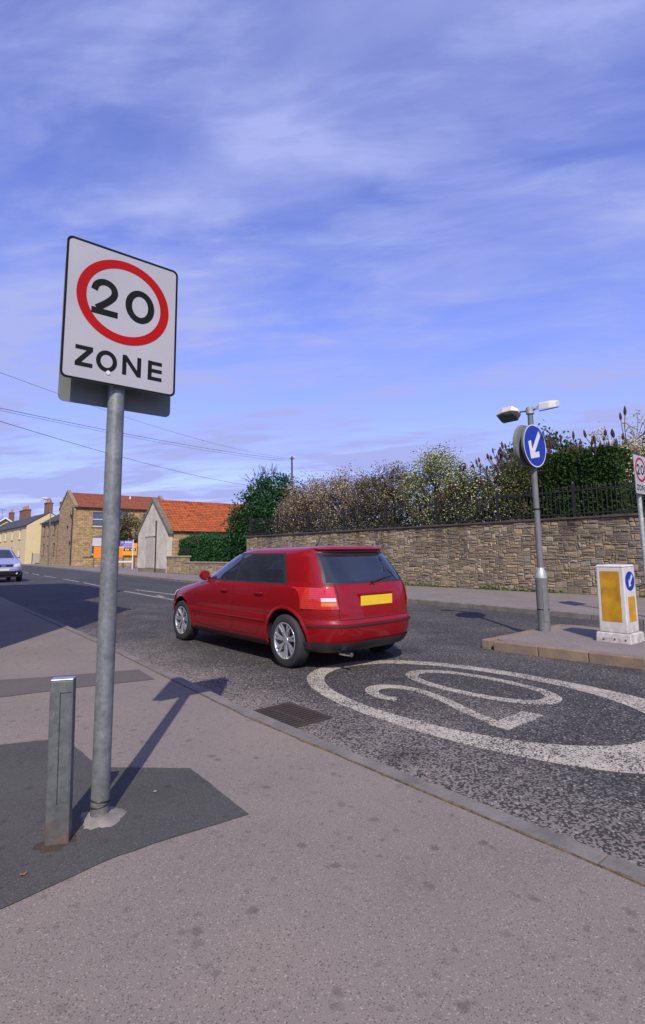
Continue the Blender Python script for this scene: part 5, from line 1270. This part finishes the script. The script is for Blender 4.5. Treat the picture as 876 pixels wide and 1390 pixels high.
def build_car(name, loc, rz, label, cat, paint_mat, kz, kw, kl, red):
    root = thing(name, loc, label, cat, rz=rz); c = Car(kz, kw, kl); Z = lambda z: z * kz; Yk = lambda y: y * kl
    body = c.body(root, paint_mat)
    for sx in (-1, 1):
        # dark window surround then glass
        f = MB(); c.side(f, sx, [(Yk(-1.30), Z(.965)), (Yk(.74), Z(.965)), (Yk(.05), Z(1.345)), (Yk(-1.10), Z(1.34))], .003, 30, 12); f.build('window_surround', M['trim'], root)
        g_ = MB(); c.side(g_, sx, [(Yk(-.17), Z(.985)), (Yk(.64), Z(.985)), (Yk(.05), Z(1.325)), (Yk(-.17), Z(1.325))], .006); g_.build('side_window', M['glass'], root)
        g_ = MB(); c.side(g_, sx, [(Yk(-1.22), Z(.985)), (Yk(-.22), Z(.985)), (Yk(-.22), Z(1.325)), (Yk(-1.05), Z(1.32))], .006); g_.build('side_window', M['glass'], root)
        # door shut lines
        l_ = MB(); c.sline(l_, sx, [(Yk(.82), Z(.93)), (Yk(.84), Z(.60)), (Yk(.80), Z(.33)), (Yk(-.10), Z(.30)), (Yk(-.20), Z(.40)), (Yk(-.20), Z(.96))], .007, .002)
        if not red or True: c.sline(l_, sx, [(Yk(-.20), Z(.31)), (Yk(-.72), Z(.32)), (Yk(-.90), Z(.58)), (Yk(-1.02), Z(.96))], .007, .0022)
        l_.build('door_gap', M['dark'], body)
        t_ = MB(); c.side(t_, sx, [(Yk(-.92), Z(.505)), (Yk(.88), Z(.505)), (Yk(.88), Z(.555)), (Yk(-.92), Z(.555))], .009, 24, 3); t_.build('rubbing_strip', paint_mat if red else M['trim'], root)
        t_ = MB(); c.side(t_, sx, [(Yk(-.88), Z(.20)), (Yk(.86), Z(.20)), (Yk(.86), Z(.27)), (Yk(-.88), Z(.27))], .006, 24, 3); t_.build('sill_trim', M['trim'], root)
        for hy in (-.06, -.86):
            if hy == -.86 and red and False: continue
            xx = c.X(Yk(hy), Z(.84)); h = MB(); h.box((sx * (xx + .004), Yk(hy) - .02, Z(.825)), (sx * (xx + .028), Yk(hy) + .15, Z(.852))); h.build('door_handle', paint_mat, root, bevel=.008)
        # mirror
        m_ = MB(); xx = c.X(Yk(.66), Z(.98)); m_.lathe((sx * (xx + .10), Yk(.60), Z(1.03)), (0, 1, 0), [(-.055, .001), (-.055, .062), (-.02, .078), (.04, .066), (.085, .03), (.095, .001)], 16); m_.box((sx * (xx - .02), Yk(.62) - .02, Z(.985)), (sx * (xx + .06), Yk(.62) + .03, Z(1.01)))
        mir = m_.build('wing_mirror', paint_mat, root)
        # arch lips
        for ay in (-c.ax, c.ax):
            a_ = MB(); rr_ = c.wr + .055; n = 30; vs = []
            for k in range(n + 1):
                a = PI * (-.06 + 1.12 * k / n)
                for q_, off in ((rr_ - .002, -.01), (rr_ + .003, .010), (rr_ + .025, .008), (rr_ + .038, .001)):
                    y, z = ay + math.cos(a) * q_, max(Z(.2), c.wr + .01 + math.sin(a) * q_); vs.append((sx * (c.X(y, z) + off), y, z))
            a_.add(vs, [(i * 4 + j, i * 4 + j + 1, (i + 1) * 4 + j + 1, (i + 1) * 4 + j) for i in range(n) for j in range(3)], True); a_.build('wheel_arch', paint_mat, root)
            wheel(root, c, sx, ay)
    # rear
    f = MB(); c.end(f, False, [(-.66, Z(.975)), (.66, Z(.975)), (.56, Z(1.335)), (-.56, Z(1.335))], .004, 24, 10); f.build('window_surround', M['trim'], root)
    g_ = MB(); c.end(g_, False, [(-.63, Z(.995)), (.63, Z(.995)), (.54, Z(1.315)), (-.54, Z(1.315))], .007, 24, 10); g_.build('rear_window', M['glass'], root)
    g_ = MB(); c.end(g_, True, [(-.68, Z(.985)), (.68, Z(.985)), (.55, Z(1.345)), (-.55, Z(1.345))], .006, 24, 14); g_.build('windscreen', M['glass'], root)
    for sx in (-1, 1):
        a, b_ = (sx * .80, sx * .56)
        t_ = MB(); c.end(t_, False, [(a, Z(.70)), (b_, Z(.70)), (b_ + sx * .03, Z(.93)), (a, Z(.945))], .010, 14, 8)
        c.side(t_, sx, [(Yk(-1.90), Z(.70)), (Yk(-1.72), Z(.72)), (Yk(-1.62), Z(.93)), (Yk(-1.84), Z(.945))], .008, 8, 8)
        tl = t_.build('tail_light', M['lens_red'], root)
        t_ = MB(); c.end(t_, False, [(sx * .71, Z(.785)), (sx * .585, Z(.785)), (sx * .59, Z(.825)), (sx * .71, Z(.825))], .013, 8, 3); t_.build('reversing_lens', M['lens_clear'], tl)
        t_ = MB(); c.end(t_, False, [(sx * .71, Z(.735)), (sx * .585, Z(.735)), (sx * .585, Z(.775)), (sx * .71, Z(.775))], .013, 8, 3); t_.build('indicator_lens', M['lens_orange'], tl)
        h_ = MB(); c.end(h_, True, [(sx * .79, Z(.63)), (sx * .46, Z(.62)), (sx * .50, Z(.735)), (sx * .79, Z(.775))], .010, 14, 8); h_.build('headlight', M['lens_clear'], root)
    # bumpers and details
    f = MB(); c.end(f, False, [(-.74, Z(.21)), (.74, Z(.21)), (.77, Z(.33)), (-.77, Z(.33))], .016, 60, 10); f.build('lower_bumper', M['trim'], root)
    l_ = MB()
    for qd in ([(-.56, Z(.575)), (.56, Z(.575)), (.56, Z(.583)), (-.56, Z(.583))], [(-.56, Z(.583)), (-.552, Z(.583)), (-.552, Z(.975)), (-.56, Z(.975))], [(.552, Z(.583)), (.56, Z(.583)), (.56, Z(.975)), (.552, Z(.975))]): c.end(l_, False, qd, .003, 20, 8)
    l_.build('tailgate_gap', M['dark'], body)
    l_ = MB(); c.end(l_, False, [(-.78, Z(.50)), (.78, Z(.50)), (.78, Z(.52)), (-.78, Z(.52))], .010, 60, 2); l_.build('bumper_strip', M['trim'], root)
    f = MB(); yp = c.Y(0, Z(.77), False); f.box((-.26, yp - .014, Z(.72)), (.26, yp - .004, Z(.72) + .112)); f.build('number_plate', M['plate_y'], root, bevel=.003)
    f = MB(); f.box((-.27, yp - .02, Z(.72) + .118), (.27, yp - .002, Z(.72) + .150)); f.build('plate_light_bar', paint_mat, root, bevel=.006)
    w_ = MB(); w_.tube((0, c.Y(0, Z(.985), False) - .02, Z(.985)), (0, c.Y(0, Z(.985), False) - .045, Z(.985)), .018, n=10); w_.tube((0, c.Y(0, Z(.99), False) - .035, Z(.99)), (.40, c.Y(.4, Z(1.05), False) - .02, Z(1.05)), .007, n=6); w_.build('rear_wiper', M['trim'], root)
    # spoiler lip
    s_ = MB(); zt = Z(1.385); n = 20; vs = []
    for k in range(n + 1):
        x = -.54 * kw + 1.08 * kw * k / n; y = c.Y(x, Z(1.37), False)
        vs += [(x, y + .12, zt + .012), (x, y - .055, zt + .006), (x, y - .065, zt - .008), (x, y + .02, zt - .028)]
    s_.add(vs, [(i * 4 + j, i * 4 + (j + 1) % 4, (i + 1) * 4 + (j + 1) % 4, (i + 1) * 4 + j) for i in range(n) for j in range(4)] + [(0, 1, 2, 3), tuple(n * 4 + j for j in (3, 2, 1, 0))], False); s_.build('roof_spoiler', paint_mat, root, bevel=.006)
    a_ = MB(); a_.tube((0, Yk(-.9), Z(1.418)), (0, Yk(-1.12), Z(1.418) + .30), .004, n=6); a_.tube((0, Yk(-.885), Z(1.412)), (0, Yk(-.91), Z(1.418) + .03), .014, .008, n=8); a_.build('aerial', M['trim'], root)
    e_ = MB(); e_.tube((-.45, Yk(-1.80), Z(.20)), (-.45, Yk(-1.97), Z(.20)), .025, n=14); e_.build('exhaust', M['chrome'], root)
    # front
    f = MB(); c.end(f, True, [(-.40, Z(.625)), (.40, Z(.625)), (.46, Z(.72)), (-.46, Z(.72))], .008, 20, 5); gr_ = f.build('grille', M['dark'], root)
    f = MB(); c.end(f, True, [(-.44, Z(.722)), (.44, Z(.722)), (.46, Z(.74)), (-.46, Z(.74))], .012, 20, 2); c.end(f, True, [(-.10, Z(.655)), (.10, Z(.655)), (.10, Z(.695)), (-.10, Z(.695))], .016, 6, 2); f.build('grille_bar', M['chrome'] if not red else M['trim'], gr_)
    f = MB(); c.end(f, True, [(-.80, Z(.21)), (.80, Z(.21)), (.80, Z(.46)), (-.80, Z(.46))], .006, 30, 6); lb = f.build('lower_bumper', M['trim'] if not red else M['trim'], root)
    f = MB(); yp = c.Y(0, Z(.48), True); f.box((-.26, yp + .004, Z(.47)), (.26, yp + .016, Z(.47) + .112)); f.build('number_plate', M['plate_w'], root, bevel=.003)
    f = MB()
    for sx in (-1, 1): f.lathe((sx * .60, c.Y(.6, Z(.37), True), Z(.37)), (0, 1, 0), [(0, .001), (.012, .05), (.016, .055), (-.02, .06)], 16)
    f.build('fog_light', M['lens_clear'], root)
    # silhouettes inside seen through the screen are left to the tinted glass
    return root, c
build_car('red_car', (4.60, 6.60, -.1), 0, 'dark red hatchback driving away along the near lane past the roundel', 'car', M['red_paint'], .985, 1.02, 1.075, True)
build_car('silver_car', (5.22, 33.7, -.1), PI, 'silver blue car facing the camera in the near lane at the left edge', 'car', M['silver_paint'], 1.245, 1.17, 1.1, False)

# ------------------------------------------------------------------ camera
YAW, PITCH, ROLL, H = R(40.0), R(7.85), R(.7), 1.22
fw = Vector((math.sin(YAW) * math.cos(PITCH), math.cos(YAW) * math.cos(PITCH), math.sin(PITCH)))
r0 = Vector((math.cos(YAW), -math.sin(YAW), 0)); u0 = r0.cross(fw)
Rv = r0 * math.cos(ROLL) - u0 * math.sin(ROLL); Uv = u0 * math.cos(ROLL) + r0 * math.sin(ROLL)
cam = D.cameras.new('camera'); co = D.objects.new('camera', cam); COL.objects.link(co)
m4 = Matrix((Rv, Uv, -fw)).transposed().to_4x4(); m4.translation = Vector((0, 0, H)); co.matrix_world = m4
cam.sensor_fit = 'VERTICAL'; cam.sensor_height = 36; cam.sensor_width = 36; cam.lens = 725 / 1390 * 36; cam.shift_y = -45 / 1390
cam.clip_start = .05; cam.clip_end = 3000
scene.camera = co

# ------------------------------------------------------------------ light
SAZ, SEL = 36.0, 43.0      # shadows run towards azimuth SAZ (clockwise from +Y)
sun = D.lights.new('sun', 'SUN'); sun.energy = 4.9; sun.angle = R(.5); sun.color = (1, .92, .79)
so = D.objects.new('sun', sun); COL.objects.link(so)
dirv = Vector((math.sin(R(SAZ)) * math.cos(R(SEL)), math.cos(R(SAZ)) * math.cos(R(SEL)), -math.sin(R(SEL))))
so.rotation_euler = dirv.to_track_quat('-Z', 'Y').to_euler()
w = D.worlds.new('World'); scene.world = w; w.use_nodes = True; t = w.node_tree; bg = t.nodes['Background']
sky = t.nodes.new('ShaderNodeTexSky'); sky.sky_type = 'NISHITA'; sky.sun_disc = False; sky.sun_elevation = R(SEL); sky.sun_rotation = R(SAZ + 180); sky.air_density = 1.0; sky.dust_density = .6; sky.ozone_density = 2.5
def wn(typ, ins=None, **kw):
    nd = t.nodes.new(typ)
    for k, v in kw.items(): setattr(nd, k, v)
    for k, v in (ins or {}).items():
        if isinstance(v, bpy.types.NodeSocket): t.links.new(v, nd.inputs[k])
        else: nd.inputs[k].default_value = v
    return nd
tc = wn('ShaderNodeTexCoord').outputs['Generated']
sp = wn('ShaderNodeSeparateXYZ', {'Vector': tc})
zz = wn('ShaderNodeMath', {0: sp.outputs[2], 1: .10}, operation='ADD'); zz2 = wn('ShaderNodeMath', {0: zz.outputs[0], 1: .04}, operation='MAXIMUM')
px = wn('ShaderNodeMath', {0: sp.outputs[0], 1: zz2.outputs[0]}, operation='DIVIDE'); py = wn('ShaderNodeMath', {0: sp.outputs[1], 1: zz2.outputs[0]}, operation='DIVIDE')
pl = wn('ShaderNodeCombineXYZ', {0: px.outputs[0], 1: py.outputs[0]})
def cloud(rot, sc, scale, detail, rough, dist, a, b):
    rt = wn('ShaderNodeMapping', {'Vector': pl.outputs[0], 'Rotation': (0, 0, R(rot))})
    mp = wn('ShaderNodeMapping', {'Vector': rt.outputs[0], 'Scale': sc})
    nz = wn('ShaderNodeTexNoise', {'Vector': mp.outputs[0], 'Scale': scale, 'Detail': detail, 'Roughness': rough, 'Distortion': dist})
    return wn('ShaderNodeMapRange', {'Value': nz.outputs['Fac'], 'From Min': a, 'From Max': b}, interpolation_type='SMOOTHSTEP').outputs[0]
c1 = cloud(58, (.6, 1.7, 1), 1.15, 8, .55, .35, .36, .66)
c2 = cloud(46, (1.1, 3.2, 1), 2.2, 9, .58, .45, .40, .76)
c3 = cloud(20, (1, 1, 1), .9, 5, .5, .5, .30, .62)
m1 = wn('ShaderNodeMath', {0: c1, 1: .82}, operation='MULTIPLY'); m2 = wn('ShaderNodeMath', {0: c2, 1: .5}, operation='MULTIPLY')
sm = wn('ShaderNodeMath', {0: m1.outputs[0], 1: m2.outputs[0]}, operation='ADD'); s3 = wn('ShaderNodeMath', {0: c3, 1: .75}, operation='MULTIPLY'); s4 = wn('ShaderNodeMath', {0: s3.outputs[0], 1: .42}, operation='ADD')
hz = wn('ShaderNodeMapRange', {'Value': sp.outputs[2], 'From Min': 0., 'From Max': .5, 'To Min': .42, 'To Max': .02}, interpolation_type='SMOOTHSTEP').outputs[0]
cm0 = wn('ShaderNodeMath', {0: sm.outputs[0], 1: s4.outputs[0]}, operation='MULTIPLY', use_clamp=True)
cm = wn('ShaderNodeMath', {0: cm0.outputs[0], 1: hz}, operation='ADD', use_clamp=True)
tint = wn('ShaderNodeMix', data_type='RGBA', blend_type='MULTIPLY'); tint.inputs[0].default_value = 1.; t.links.new(sky.outputs[0], tint.inputs[6]); tint.inputs[7].default_value = (1.72, 1.56, 2.65, 1)
mx = wn('ShaderNodeMix', data_type='RGBA'); t.links.new(cm.outputs[0], mx.inputs[0]); t.links.new(tint.outputs[2], mx.inputs[6]); mx.inputs[7].default_value = (4.3, 4.9, 9.3, 1)
t.links.new(mx.outputs[2], bg.inputs['Color']); bg.inputs['Strength'].default_value = .095
scene.view_settings.view_transform = 'Standard'; scene.view_settings.look = 'None'; scene.view_settings.exposure = 0; scene.view_settings.gamma = 1
scene.render.film_transparent = False
try:
    scene.cycles.use_adaptive_sampling = True; scene.cycles.use_denoising = True; scene.cycles.max_bounces = 6
except Exception: pass
